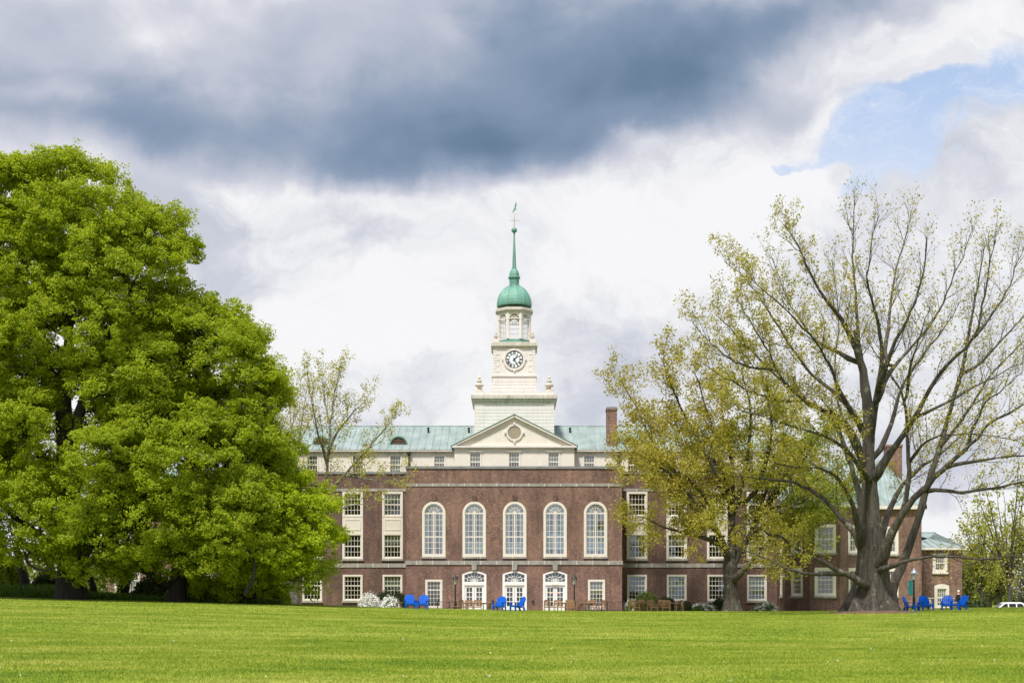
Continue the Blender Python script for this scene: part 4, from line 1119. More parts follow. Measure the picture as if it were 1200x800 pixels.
TB = [(535, 109.8, .36, 'low wooden table at the foot of the left lamp post', .5), (551, 113.6, .0, 'wooden table behind the chairs of the left french door', .75), (570.5, 112.4, 0, 'pale wooden round table in front of the brick pier right of the left door', .75), (468, 100.5, 0, 'small pale wooden table in front of the white azalea', .42), (487.9, 96.2, 0, 'small brown side table between the two touching blue chairs', .3),
      (658, 113.2, .1, 'wooden table before the right french door', .8), (686, 111.5, .3, 'wooden table by the railing under the right narrow window', .7), (754, 111, 0, 'wooden table in front of the domed yew', .85), (788, 112.6, 0, 'wooden table in front of the clipped dark hedge', .75)]
tbs = None
for i, (px, Y, _, lb, w) in enumerate(TB):
    o = round_table(w * .85, 'paleTeak' if i % 3 != 1 else 'teak'); x = X(px, Y)
    if w < .55: o.scale = (1, 1, .62)
    o.location = (x, Y, max(G(x, Y), .02 if 109.5 < Y < 119.7 and -9.5 < x < 14.5 else -1)); o['label'] = lb; o['group'] = 'wooden tables along the terrace'
# lamp posts
def lamp(px, Y, top, label, banner=False, grey=False):
    x = X(px, Y); z0 = G(x, Y); H = Z(top, Y) - z0
    r = thing('street_lamp', (x, Y, z0), label, 'lamp')
    p = MB(); p.lathe([(.16, 0), (.16, .12), (.11, .2), (.10, .75), (.065, .85), (.05, H - .95), (.08, H - .93), (.05, H - .88), (.06, H - .84), (.13, H - .82)], 12); build(p, 'pole', 'black', r)
    h = MB(); h.lathe([(.12, H - .82), (.20, H - .38)], 8); build(h, 'lantern_glass', 'lampglass', r)
    c = MB()
    for k in range(8):
        a = 2 * pi * k / 8; c.tube([(.125 * cos(a), .125 * sin(a), H - .82), (.205 * cos(a), .205 * sin(a), H - .38)], [.012, .012], 4)
    build(c, 'lantern_frame', 'zinc' if grey else 'black', r)
    c = MB(); c.lathe([(.28, H - .38), (.27, H - .34), (.13, H - .17), (.06, H - .12), (.03, H - .08), (.045, H - .05), (.01, H)], 12); build(c, 'lantern_cap', 'zinc' if grey else 'black', r)
    if banner:
        zt = Z(680, Y) - z0; zb2 = Z(696.5, Y) - z0
        b = MB(); b.box(-.36, -.08, -.008, .008, zb2, zt); build(b, 'banner', 'teal', r)
        b = MB(); b.tube([(-.38, 0, zt + .01), (-.03, 0, zt + .01)], [.015, .015], 5); b.tube([(-.38, 0, zb2 - .01), (-.03, 0, zb2 - .01)], [.015, .015], 5); build(b, 'banner_arm', 'black', r)
    return r
lamp(533.6, 114.5, 672.5, 'black lantern lamp post left of the left french door')
lamp(673, 114.5, 672.5, 'black lantern lamp post right of the right french door')
lamp(1071, 96.5, 665, 'lamp post with a teal banner and grey-capped lantern beside the oak trunk', True, True)
# railings
def railing(pa, pb, Y, label):
    xa, xb = X(pa, Y), X(pb, Y); r = thing('iron_railing', ((xa + xb) / 2, Y, .0), label, 'railing', 'black railings along the terrace'); w = (xb - xa) / 2; H = Z(704.3, Y)
    t = MB(); t.box(-w, w, -.025, .025, H - .04, H); build(t, 'top_rail', 'black', r)
    t = MB(); t.box(-w, w, -.02, .02, .10, .13); build(t, 'bottom_rail', 'black', r)
    b = MB(); n = int(2 * w / .13)
    for k in range(1, n): x = -w + 2 * w * k / n; b.box(x - .011, x + .011, -.011, .011, .13, H - .04)
    build(b, 'balusters', 'black', r)
    for k in range(4):
        x = -w + 2 * w * k / 3; p = MB(); p.box(x - .03, x + .03, -.03, .03, 0, H + .04); build(p, 'post', 'black', r)
railing(498.5, 541, 116.5, 'black iron railing left of the left french door below the narrow window')
railing(669, 732.5, 116.5, 'black iron railing right of the right french door')
b = MB(); b.prism([(-.28, 0), (.28, 0), (.28, .75), (.22, .8), (-.22, .8), (-.28, .75)], -.25, .25)
x = X(734.3, 116); o = build(b, 'litter_bin', 'black', None, (x, 116, 0)); tag(o, 'dark upright litter bin at the right end of the terrace railing', 'bin')
m_ = MB(); m_.prism([(-.10, .25), (.05, .25), (.05, .6), (-.10, .6)], -.262, -.251); l_ = build(m_, 'bin_notice', 'coping', o)
# white picnic table
Y = 97.0; x = X(1100, Y); r = thing('picnic_table', (x, Y, G(x, Y)), 'white picnic table standing between the blue chairs by the oak', 'table')
t = MB(); [t.box(-.95, .95, -.38 + k * .155, -.235 + k * .155, .68, .74) for k in range(5)]; build(t, 'tabletop', 'white', r)
for s_ in (-1, 1):
    t = MB(); y0, y1 = sorted((s_ * .62, s_ * .88)); t.box(-1.15, 1.15, y0, y1, .40, .445); build(t, 'bench', 'white', r)
    t = MB(); t.add([(s_ * .7 - .04, -.75, 0), (s_ * .7 + .04, -.75, 0), (s_ * .7 + .04, -.65, 0), (s_ * .7 - .04, -.65, 0), (s_ * .7 - .04, -.3, .7), (s_ * .7 + .04, -.3, .7), (s_ * .7 + .04, -.2, .7), (s_ * .7 - .04, -.2, .7)], [(0, 3, 2, 1), (4, 5, 6, 7), (0, 1, 5, 4), (1, 2, 6, 5), (2, 3, 7, 6), (3, 0, 4, 7)])
    t.add([(v[0] + s_ * .002, -v[1], v[2]) for v in t.v[:8]], [(1, 2, 3, 0), (7, 6, 5, 4), (4, 5, 1, 0), (5, 6, 2, 1), (6, 7, 3, 2), (7, 4, 0, 3)])
    t.box(s_ * .7 - .045, s_ * .7 + .045, -.88, .88, .36, .399); build(t, 'trestle', 'white', r)

# ------------------------------------------------------------------ the walking man
def skin_mesh(name, verts, edges, rads, mat, parent, root=0, sub=2):
    me = bpy.data.meshes.new(name); me.from_pydata(verts, edges, []); me.update()
    o = link(name, me, parent)
    md = o.modifiers.new('Skin', 'SKIN'); md.use_smooth_shade = True
    for i, v in enumerate(me.skin_vertices[0].data if me.skin_vertices else []): pass
    if not me.skin_vertices:
        bpy.context.view_layer.objects.active = o
    for i, v in enumerate(me.skin_vertices[0].data):
        rr = rads[i]; v.radius = rr if isinstance(rr, tuple) else (rr, rr); v.use_root = (i == root)
    o.modifiers.new('Sub', 'SUBSURF').levels = sub; o.modifiers['Sub'].render_levels = sub
    me.materials.append(MT[mat])
    return o
Yp = 112.0; xp = X(1122.6, Yp)
man = thing('person', (xp, Yp, G(xp, Yp)), 'white-haired man in a dark suit walking past behind the right-most blue chairs', 'person', rz=0)
# facing +X ; x forward, y left/right
V_ = [(0, 0, .95), (0, 0, 1.12), (.01, 0, 1.30), (.02, 0, 1.42), (.035, 0, 1.50), (.06, 0, 1.60), (.065, 0, 1.68),
      (0, .10, .90), (.10, .11, .50), (.16, .11, .09), (.26, .12, .04),
      (0, -.10, .90), (-.04, -.11, .50), (-.24, -.11, .13), (-.15, -.11, .05),
      (.01, .19, 1.40), (-.06, .24, 1.14), (.06, .25, .92), (.09, .25, .84),
      (.01, -.19, 1.40), (.08, -.24, 1.14), (.20, -.23, .95), (.24, -.23, .88)]
E_ = [(0, 1), (1, 2), (2, 3), (3, 4), (4, 5), (5, 6), (0, 7), (7, 8), (8, 9), (9, 10), (0, 11), (11, 12), (12, 13), (13, 14), (3, 15), (15, 16), (16, 17), (17, 18), (3, 19), (19, 20), (20, 21), (21, 22)]
R_ = [(.13, .16), (.12, .15), (.13, .17), (.10, .13), .055, (.095, .08), (.075, .065), .085, .058, .04, .035, .085, .058, .04, .035, .06, .045, .032, .03, .06, .045, .032, .03]
try:
    body = skin_mesh('body', V_, E_, R_, 'skin', man)
    sc = lambda r, k: tuple(q * k for q in r) if isinstance(r, tuple) else r * k
    jv = [V_[i] for i in (0, 1, 2, 3, 15, 16, 17, 19, 20, 21)]; jr = [sc(R_[i], 1.22) for i in (0, 1, 2, 3, 15, 16, 17, 19, 20, 21)]
    skin_mesh('jacket', jv, [(0, 1), (1, 2), (2, 3), (3, 4), (4, 5), (5, 6), (3, 7), (7, 8), (8, 9)], jr, 'suit', man)
    tv = [V_[i] for i in (0, 7, 8, 9, 11, 12, 13)]; tr = [sc(R_[i], 1.2) for i in (0, 7, 8, 9, 11, 12, 13)]
    skin_mesh('trousers', tv, [(0, 1), (1, 2), (2, 3), (0, 4), (4, 5), (5, 6)], tr, 'suit', man)
except Exception as e:
    print('SKIN FAIL', e)
h = MB(); h.lathe([(.095 * math.sin(pi * k / 8) + .002, 1.665 - .10 * cos(pi * k / 8)) for k in range(2, 9)], 12, .045, 0); build(h, 'hair', 'hair', man, smooth=True)
h = MB(); h.prism([(.12, 1.30), (.165, 1.44), (.10, 1.48), (.07, 1.46)], -.05, .05); build(h, 'shirt_collar', 'shirt', man)
h = MB(); h.lathe([(.012, -.02), (.02, 0), (.012, .02)], 8); build(h, 'nose', 'skin', man, (.158, 0, 1.605), smooth=True)
for sy in (-1, 1):
    h = MB(); h.box(.0, .025, -.012, .012, -.03, .03); build(h, 'ear', 'skin', man, (.05, sy * .088, 1.61))
    h = MB(); h.box(-.12, .16, -.05, .05, -.02, .07); build(h, 'shoe', 'black', man, (.22 if sy > 0 else -.18, sy * .115, .02))

# ------------------------------------------------------------------ car in the lower car park
Yc_ = 165.0; xc = X(1178.5, Yc_); zr = G(xc, Yc_) + .03
car = thing('parked_car', (xc, Yc_, zr), 'white parked car of which only the roof and windows rise over the lawn', 'car')
b = MB()
prof = [(-2.3, .35), (2.3, .35), (2.36, .75), (2.3, 1.05), (-1.35, 1.05), (-2.25, .86), (-2.38, .6)]
b.prism(prof, -.9, .9)
body = build(b, 'body', 'carwhite', car); md = body.modifiers.new('Bevel', 'BEVEL'); md.width = .08; md.segments = 3
top = .66 + Z(705.2, Yc_) - zr - .66
b = MB(); zt = Z(705.2, Yc_) - zr
lo = [(-1.35, -.86, 1.04), (2.25, -.86, 1.04), (2.25, .86, 1.04), (-1.35, .86, 1.04)]; hi = [(-.35, -.72, zt - .06), (1.75, -.72, zt - .05), (1.75, .72, zt - .05), (-.35, .72, zt - .06)]
mid_ = [(.0, -.70, zt), (1.4, -.70, zt), (1.4, .70, zt), (.0, .70, zt)]
b.add(lo + hi + mid_, [(0, 1, 5, 4), (1, 2, 6, 5), (2, 3, 7, 6), (3, 0, 4, 7), (4, 5, 9, 8), (5, 6, 10, 9), (6, 7, 11, 10), (7, 4, 8, 11), (8, 9, 10, 11)])
cab = build(b, 'cabin', 'carwhite', car, smooth=False)
zt2 = zt - .16
def side_y(z): return -.86 + .14 * (z - 1.04) / (zt - .05 - 1.04) - .012
for nm, q in (('side_window', [(-.95, 1.12), (-.02, 1.12), (-.02, zt2), (-.28, zt2)]), ('side_window', [(.12, 1.12), (.92, 1.12), (.92, zt2), (.12, zt2)]), ('side_window', [(1.06, 1.12), (1.95, 1.12), (1.62, zt2), (1.06, zt2)])):
    for s_ in (1, -1):
        g = MB(); vs = [(x_, side_y(z_) * s_, z_) for x_, z_ in q]; g.add(vs + [(a, c + .02 * s_, d) for a, c, d in vs], [(0, 1, 2, 3), (7, 6, 5, 4), (0, 4, 5, 1), (1, 5, 6, 2), (2, 6, 7, 3), (3, 7, 4, 0)]); build(g, nm, 'carglass', car)
g = MB(); g.add([(-1.27, -.74, 1.12), (-1.27, .74, 1.12), (-.47, .64, zt2 + .03), (-.47, -.64, zt2 + .03)], [(0, 1, 2, 3)]); g.v = [(a - .02, c, d + .01) for a, c, d in g.v]; build(g, 'windscreen', 'carglass', car)
for wx in (-1.5, 1.5):
    for s_ in (-1, 1):
        w = MB(); w.arc(0, 0, .2, .33, 0, 2 * pi, 20, -.1, .1); wo = build(w, 'wheel', 'tyre', car, (wx, s_ * .83, .33)); w = MB(); w.arc(0, 0, .02, .2, 0, 2 * pi, 16, -.06, .06); build(w, 'rim', 'rim', wo)
for s_ in (-1, 1):
    h = MB(); h.box(-.06, .06, -.2, .2, -.07, .07); build(h, 'headlight', 'lampglass', car, (-2.27, s_ * .62, .72)); h = MB(); h.box(-.04, .04, -.09, .09, -.15, .15); build(h, 'tail_light', 'orange', car, (2.31, s_ * .76, .85))
# ------------------------------------------------------------------ vegetation
def batch_tubes(groups, name, mat):
    """groups: list of (P (n,3), R (n,), sides)"""
    cos_, fas = [], []; off = 0
    by = {}
    for P, R, k in groups: by.setdefault((len(P), k), []).append((P, R))
    for (n, k), lst in by.items():
        P = np.array([p for p, r in lst]); R = np.array([r for p, r in lst]); B = len(lst)
        T = np.empty_like(P); T[:, 1:-1] = P[:, 2:] - P[:, :-2]; T[:, 0] = P[:, 1] - P[:, 0]; T[:, -1] = P[:, -1] - P[:, -2]
        T /= np.linalg.norm(T, axis=-1, keepdims=True) + 1e-9
        ref = np.zeros_like(T); ref[..., 0] = 1; ref[..., 1] = .13
        big = np.abs(T[..., 0]) > .8; ref[big] = (0, 1, .2)
        # a single reference per branch keeps rings aligned
        ref = np.repeat(ref[:, :1], n, 1)
        A = np.cross(T, ref); A /= np.linalg.norm(A, axis=-1, keepdims=True) + 1e-9; Bv = np.cross(T, A)
        th = np.arange(k) * 2 * pi / k
        ring = P[:, :, None] + R[:, :, None, None] * (A[:, :, None] * np.cos(th)[None, None, :, None] + Bv[:, :, None] * np.sin(th)[None, None, :, None])
        cos_.append(ring.reshape(-1, 3))
        i = (np.arange(B)[:, None, None] * n + np.arange(n - 1)[None, :, None]) * k + np.arange(k)[None, None]
        j = (np.arange(B)[:, None, None] * n + np.arange(n - 1)[None, :, None]) * k + (np.arange(k)[None, None] + 1) % k
        fas.append(np.stack([i, j, j + k, i + k], -1).reshape(-1, 4) + off); off += B * n * k
    return np_mesh(name, np.concatenate(cos_), np.concatenate(fas), mat, True)
def leaves_mesh(C, size, name, mat, rg, up=.35, out=None, asp=.62):
    C = np.asarray(C, float); n = len(C)
    N = rg.normal(size=(n, 3)); N /= np.linalg.norm(N, axis=1, keepdims=True)
    if out is not None: N += out * .7
    N[:, 2] += up; N /= np.linalg.norm(N, axis=1, keepdims=True)
    r = rg.normal(size=(n, 3)); A = np.cross(N, r); A /= np.linalg.norm(A, axis=1, keepdims=True) + 1e-9; B = np.cross(N, A)
    s = size * rg.uniform(.6, 1.3, (n, 1)); A = A * s; B = B * s * asp
    co = np.stack([C - A * .5, C + B * .5 + A * .05, C + A * .5, C - B * .5 + A * .05], 1)
    co[:, 1] += N * s * .12; co[:, 3] += N * s * .12
    return np_mesh(name, co.reshape(-1, 3), np.arange(4 * n).reshape(n, 4), mat)
def resample(pts, n):
    pts = np.asarray(pts, float); d = np.r_[0, np.cumsum(np.linalg.norm(np.diff(pts[:, :3], axis=0), axis=1))]
    t = np.linspace(0, d[-1], n); return np.stack([np.interp(t, d, pts[:, i]) for i in range(pts.shape[1])], 1), d[-1]
def smooth_poly(pts, n, rg=None, jit=0.0):
    P, L = resample(pts, n)
    for _ in range(2): P[1:-1] = (P[:-2] + 2 * P[1:-1] + P[2:]) / 4
    if rg is not None and jit > 0:
        J = rg.normal(size=(n, 3)) * jit; J[0] = 0; P[:, :3] += J * np.linspace(.2, 1, n)[:, None]
    return P, L
class Tree:
    def __init__(s, seed): s.rg = np.random.default_rng(seed); s.tubes = []; s.leaf = []; s.twn = 0
    def limb(s, pts, sides=8, n=None, jit=.03, snap=True):
        P, L = smooth_poly(pts, n or max(5, int(len(pts) * 2.5)), s.rg, jit)
        if len(s.tubes) and snap:        # grow out of the nearest older limb, sharing its centre line
            best = None
            for Q, RQ, _ in s.tubes[:len(s.tubes)]:
                dd = np.linalg.norm(Q - P[0, :3], axis=1) + np.maximum(0, Q[:, 2] - P[0, 2]) * .8; k = int(np.argmin(dd))
                if RQ[k] > P[0, 3] * .55 and (best is None or dd[k] < best[0]): best = (dd[k], Q[k], RQ[k])
            if best is not None and best[0] > .02:
                r0 = min(P[0, 3], best[2] * .85)
                P = np.vstack([[*best[1], r0], [*(best[1] * .45 + P[0, :3] * .55), min(P[0, 3], best[2] * .9)], P[1:]])
        P[1:, 3] *= 1 + s.rg.normal(size=len(P) - 1) * .055; s.tubes.append((P[:, :3], P[:, 3], sides)); return P, L
    def spawn(s, P, L, lvl, prm, t0=.3):
        """P (n,4) parent polyline; prm[lvl] = dict(dens, len, ang, up, rad, leaf)"""
        if lvl >= len(prm): return
        q = prm[lvl]; rg = s.rg; n = len(P)
        cnt = q['dens'] * L * (1 - t0); cnt = int(cnt) + (rg.random() < cnt % 1)
        last = lvl == len(prm) - 1
        for k in range(cnt + (1 if q.get('tip', 1) else 0)):
            tip = k == cnt
            t = .97 if tip else t0 + (1 - t0) * (k + rg.random()) / max(cnt, 1)
            f = t * (n - 1); i = min(int(f), n - 2); a = f - i
            p = P[i] * (1 - a) + P[i + 1] * a
            d = P[i + 1, :3] - P[i, :3]; d /= np.linalg.norm(d) + 1e-9
            r = rg.normal(size=3); r -= d * r.dot(d); r /= np.linalg.norm(r) + 1e-9
            if 'flat' in q: r[1] *= 1
            an = 0.15 if tip else rg.normal(q['ang'], .16)
            v = d * cos(an) + r * sin(an); v[2] += q['up'] * .5; v /= np.linalg.norm(v)
            ln = q['len'] * rg.uniform(.55, 1.25) * (1.15 - .55 * t)
            r0 = min(p[3] * .72, q['rad'] * ln ** .8 + .002); m = q.get('n', 5)
            Q = np.empty((m, 4)); Q[0, :3] = p[:3]; Q[0, 3] = r0
            cur = v.copy(); step = ln / (m - 1)
            for j in range(1, m):
                cur = cur + rg.normal(size=3) * q.get('wob', .16); cur[2] += q['up'] * .22; cur /= np.linalg.norm(cur)
                Q[j, :3] = Q[j - 1, :3] + cur * step; Q[j, 3] = r0 * (1 - .78 * j / (m - 1))
            if q.get('ok') and not q['ok'](Q[-1, :3]):
                continue
            s.tubes.append((Q[:, :3], Q[:, 3], q.get('sides', 4)))
            if last:
                nl = q['leaf']
                nl = rg.poisson(nl)
                if nl:
                    w = rg.uniform(.25, 1.05, nl); ii = np.clip(w * (m - 1), 0, m - 1.001); i0 = ii.astype(int); fr = (ii - i0)[:, None]
                    s.leaf.append(Q[i0, :3] * (1 - fr) + Q[i0 + 1, :3] * fr + rg.normal(size=(nl, 3)) * q.get('spread', .07))
            else:
                s.spawn(Q, ln, lvl + 1, prm, q.get('t0', .15))
    def make(s, name, loc, label, cat, group, bark, leafmat, lsize, up=.3, flare=None):
        r = thing(name, loc, label, cat, group); l = np.array(loc)
        g = [(P - l, R, k) for P, R, k in s.tubes]
        # trunk + branches
        nb = s.twn
        tr = link('trunk', batch_tubes(g[:max(1, s.ntrunk)], 'trunk', bark), r)
        if len(g) > s.ntrunk: link('branches', batch_tubes(g[s.ntrunk:], 'branches', bark), r)
        if s.leaf: link('crown', leaves_mesh(np.concatenate(s.leaf) - l, lsize, 'crown', leafmat, s.rg, up), r)
        return r

def pxl(lst, Y, dy0=0.0, dy1=0.0, k=1.0):
    """photo measurements (px, py, radius px) of a limb -> world points at real depth, drifting dy0..dy1 in depth"""
    n = len(lst); out = []
    for i, q in enumerate(lst):
        t = i / (n - 1); yy = Y + dy0 + (dy1 - dy0) * t ** .8
        out.append((X(q[0], yy), yy, Z(q[1], yy), q[2] * k / F * yy))
    return out

def thin(pts, k):      # limbs keep their girth where they leave the trunk and taper faster further out
    n = len(pts); return [(*q[:3], q[3] * (k + (1 - k) * .5 * max(0, 1 - i / 2.5))) for i, q in enumerate(pts)]
# ---- the great oak
OY = 87.0
oak = Tree(11)
zo = G(X(1024, OY), OY)
def base_trunk(T, lst, Y, lobes=7, amp=.22):
    """flared trunk with root buttresses"""
    pass
oak_main = pxl([(1024, 724, 24), (1024, 700, 22), (1023, 670, 17), (1022, 640, 14.5), (1021, 605, 11), (1019, 570, 8.8), (1017, 530, 7.2), (1018, 490, 6.2), (1014, 450, 5.2), (1008, 422, 4.3), (1003, 402, 3.5), (1002, 388, 1.6)], OY)
P, L = oak.limb(oak_main, 16, 30, .03); trunkP = P
sec2 = pxl([(1034, 722, 13), (1040, 703, 12), (1048, 682, 11), (1062, 650, 10), (1078, 600, 9), (1090, 560, 8), (1100, 530, 6.2), (1110, 490, 5.2), (1125, 440, 4.6), (1130, 410, 4), (1140, 370, 3), (1146, 330, 2), (1152, 285, 1)], OY, 1.2, 3.5)
LB = [
 (pxl([(1009, 432, 5), (1000, 395, 4.6), (985, 370, 4.5), (965, 345, 3.5), (947, 312, 2.5), (933, 282, 1.8), (920, 256, .8)], OY, 0, -2), .1),
 (pxl([(1010, 436, 5), (1004, 408, 4.6), (1006, 385, 4), (1004, 350, 3), (998, 300, 2.3), (999, 262, 1.4), (1003, 226, .7)], OY, 0, 3), .1),
 (pxl([(1018, 520, 8), (1024, 480, 7), (1030, 450, 5.6), (1035, 410, 4.5), (1030, 380, 3.8), (1022, 352, 3), (1013, 325, 2), (1020, 290, 1.4), (1030, 245, .7)], OY, 0, -5), .4),
 (pxl([(1030, 455, 5), (1040, 420, 4.2), (1052, 395, 3.5), (1065, 370, 3), (1072, 350, 2.5), (1083, 315, 2), (1086, 275, 1)], OY, -3, -6), .2),
 (pxl([(1030, 470, 5), (1038, 440, 4), (1055, 420, 3.6), (1085, 387, 3), (1098, 365, 2.5), (1108, 345, 2), (1115, 325, 1.6), (1126, 305, 1.2), (1140, 262, .6)], OY, -2, 2), .3),
 (pxl([(1034, 425, 4), (1042, 380, 3), (1044, 340, 2.5), (1050, 310, 2), (1060, 280, 1.4), (1068, 240, .7)], OY, 0, 6), .2),
 (pxl([(1022, 565, 9), (1030, 550, 8), (1052, 518, 7), (1075, 485, 5.8), (1092, 450, 5), (1110, 425, 4.2), (1128, 411, 3.6), (1145, 390, 3), (1153, 360, 2.5), (1158, 320, 1.7), (1168, 275, .8)], OY, 0, -4), .4),
 (sec2, .35),
 (pxl([(1028, 668, 12), (1036, 645, 11), (1046, 622, 9.5), (1056, 600, 8.5), (1075, 580, 8), (1095, 560, 7), (1115, 540, 5.4), (1135, 525, 4.2), (1150, 505, 3.2), (1166, 490, 2.6), (1200, 475, 1.8), (1236, 458, .8)], OY, -.6, -5), .5),
 (pxl([(1080, 576, 5), (1095, 573, 4.4), (1110, 575, 4), (1140, 578, 3.5), (1160, 572, 3), (1200, 565, 2.4), (1250, 552, 1)], OY, -2, -7), .2),
 (pxl([(1108, 547, 4), (1125, 543, 3.5), (1150, 540, 3), (1175, 535, 2.6), (1200, 533, 2), (1240, 525, .9)], OY, -3, -2), .2),
 (pxl([(1134, 526, 3.6), (1137, 505, 3.2), (1145, 490, 2.6), (1158, 467, 2), (1175, 455, 1.5), (1198, 436, .8)], OY, -3.5, -5), .2),
 (pxl([(1048, 622, 6), (1062, 592, 5), (1066, 550, 4.6), (1063, 510, 4), (1062, 472, 3.4), (1056, 458, 2.8), (1045, 440, 2.2), (1030, 420, 1.3), (1015, 395, .7)], OY, -1.5, -4), .35),
 (pxl([(1062, 470, 3), (1066, 430, 2.2), (1075, 400, 1.6), (1088, 362, .8)], OY, -2.5, -6), .2),
 (pxl([(1066, 542, 2.8), (1080, 520, 2.3), (1100, 508, 2), (1140, 509, 1.6), (1192, 514, .8)], OY, -2, -7), .2),
 (pxl([(1075, 487, 3), (1100, 478, 2.6), (1125, 462, 2.2), (1150, 450, 1.8), (1180, 432, 1.3), (1205, 420, .7)], OY, -1.5, 2), .2),
 (pxl([(1034, 668, 6), (1042, 664, 4.8), (1055, 658, 3.8), (1085, 652, 3.2), (1110, 651, 3), (1150, 655, 2.6), (1200, 650, 2.2), (1250, 642, 1)], OY, -1.2, -5), .25),
 (pxl([(1016, 688, 8), (1005, 678, 6.5), (990, 672, 5.6), (975, 665, 5.2), (960, 655, 4.6), (940, 648, 4.1), (925, 637, 3.8), (912, 628, 3.4), (898, 624, 2.8), (880, 615, 2), (858, 610, 1)], OY, -.8, -3), .35),
 (pxl([(990, 671, 5), (970, 672, 4.4), (950, 673, 3.6), (930, 670, 3.1), (910, 660, 2.6), (890, 650, 2), (868, 645, 1)], OY, -1, 2), .4),
 (pxl([(1014, 655, 9), (1005, 628, 6.5), (990, 610, 5.6), (975, 595, 5.1), (960, 578, 4.6), (945, 571, 4), (925, 563, 3.3), (900, 560, 2.6), (870, 560, 1.9), (835, 553, .8)], OY, 0, 2), .3),
 (pxl([(1012, 645, 8), (1004, 612, 5.6), (1000, 590, 5), (990, 570, 4.4), (980, 555, 3.9), (965, 549, 3.2), (945, 547, 2.6), (920, 545, 1.9), (890, 536, .9)], OY, 0, -5), .3),
 (pxl([(1014, 625, 8), (1010, 590, 6.6), (1002, 560, 6), (992, 530, 5.6), (985, 505, 5.2), (976, 488, 4.6), (965, 480, 4.1), (950, 472, 3.8), (935, 464, 3.3), (922, 453, 2.9), (900, 430, 2.4), (880, 408, 1.8), (862, 392, 1.4), (843, 368, .7)], OY, 0, 4), .35),
 (pxl([(1012, 548, 7), (1005, 518, 5.4), (995, 497, 4.4), (982, 485, 4), (960, 480, 3.5), (940, 470, 3), (922, 452, 2.7), (908, 430, 2.3), (897, 400, 1.9), (880, 378, 1.3), (862, 345, .7)], OY, 0, -4), .3),
 (pxl([(1014, 510, 7), (1002, 486, 5.4), (985, 465, 4.7), (965, 450, 4.1), (950, 438, 3.5), (935, 418, 3), (920, 395, 2.5), (908, 373, 2), (890, 345, 1.5), (870, 318, 1), (848, 300, .6)], OY, 0, 1), .3),
 (pxl([(1010, 500, 6), (992, 475, 4.4), (981, 450, 3.7), (973, 428, 3.2), (960, 405, 2.8), (945, 384, 2.3), (925, 365, 1.9), (905, 345, 1.5), (880, 325, .9)], OY, 0, -6), .3),
 (pxl([(1002, 425, 5), (985, 412, 3.8), (965, 405, 3.1), (950, 395, 2.5), (938, 372, 1.9), (922, 345, 1.3), (905, 300, .7)], OY, 0, 5), .25),
 (pxl([(940, 470, 3), (915, 470, 2.4), (885, 462, 2), (855, 445, 1.5), (822, 425, .8)], OY, 3, 1), .2),
 (pxl([(905, 432, 2.4), (880, 432, 2), (855, 420, 1.6), (830, 400, 1.1), (812, 375, .6)], OY, -3, -3), .15),
 (pxl([(1145, 392, 2.4), (1160, 370, 2), (1178, 345, 1.6), (1190, 310, 1.1), (1200, 285, .6)], OY, -4, -2), .15),
 (pxl([(1126, 440, 3), (1150, 425, 2.5), (1175, 395, 2), (1198, 370, 1.5), (1225, 330, .7)], OY, 3, 6), .15),
 (pxl([(1105, 520, 3), (1130, 490, 2.6), (1165, 430, 2), (1200, 400, 1.5), (1235, 360, .7)], OY, 2, 7), .15),
 (pxl([(1018, 560, 6), (1005, 530, 4), (985, 490, 3), (975, 440, 2.2), (985, 380, 1.5), (975, 300, .7)], OY, 2, 8), .25),
 (pxl([(1025, 540, 6), (1045, 500, 4), (1055, 450, 3), (1085, 410, 2.2), (1110, 380, 1.4), (1125, 350, .7)], OY, 2, 8), .25),
 (pxl([(1016, 560, 6), (1000, 535, 4), (975, 510, 3), (940, 505, 2.4), (900, 490, 1.8), (860, 480, .8)], OY, -1, -8), .25),
 (pxl([(1030, 640, 7), (1040, 600, 5), (1060, 560, 4), (1090, 540, 3), (1120, 520, 2), (1150, 480, .8)], OY, 1, 9), .3),
]
oprm = [dict(dens=2.2, len=2.35, ang=.62, up=.42, rad=.014, n=6, sides=5, wob=.13, t0=.12),
        dict(dens=3.4, len=1.1, ang=.6, up=.35, rad=.009, n=4, sides=3, wob=.15, t0=.12),
        dict(dens=3.6, len=.5, ang=.65, up=.2, rad=.007, n=3, sides=3, wob=.18, leaf=3.2, spread=.11)]
lp = []
for pts, t0 in LB:
    pts = [(x_, y_, z_ if z_ < 15 else 15 + (z_ - 15) * .965, r_) for x_, y_, z_, r_ in thin(pts, .49)]; n = max(14, int(len(pts) * 2.4)); lp.append((*oak.limb(pts, 9, n, .05), t0))
oak.ntrunk = len(oak.tubes)
for P, L, t0 in lp:
    top = P[-1, 2] > 14
    pr = [dict(q) for q in oprm]
    if top: pr[2]['leaf'] = 1.4
    if P[-1, 0] < 16.5 and P[-1, 2] > 6: pr[2]['leaf'] = 6
    if P[-1, 2] < 9: pr[0]['up'] = .25; pr[2]['leaf'] = 2.6 if P[-1, 0] > 20 else 7
    oak.spawn(P, L, 0, pr, t0)
oak_o = oak.make('oak_tree', (X(1024, OY), OY, zo), 'huge spreading oak with massive flared trunk and thin yellow-green spring leaves on the right lawn', 'tree', None, 'bark', 'oakleaf', .14)
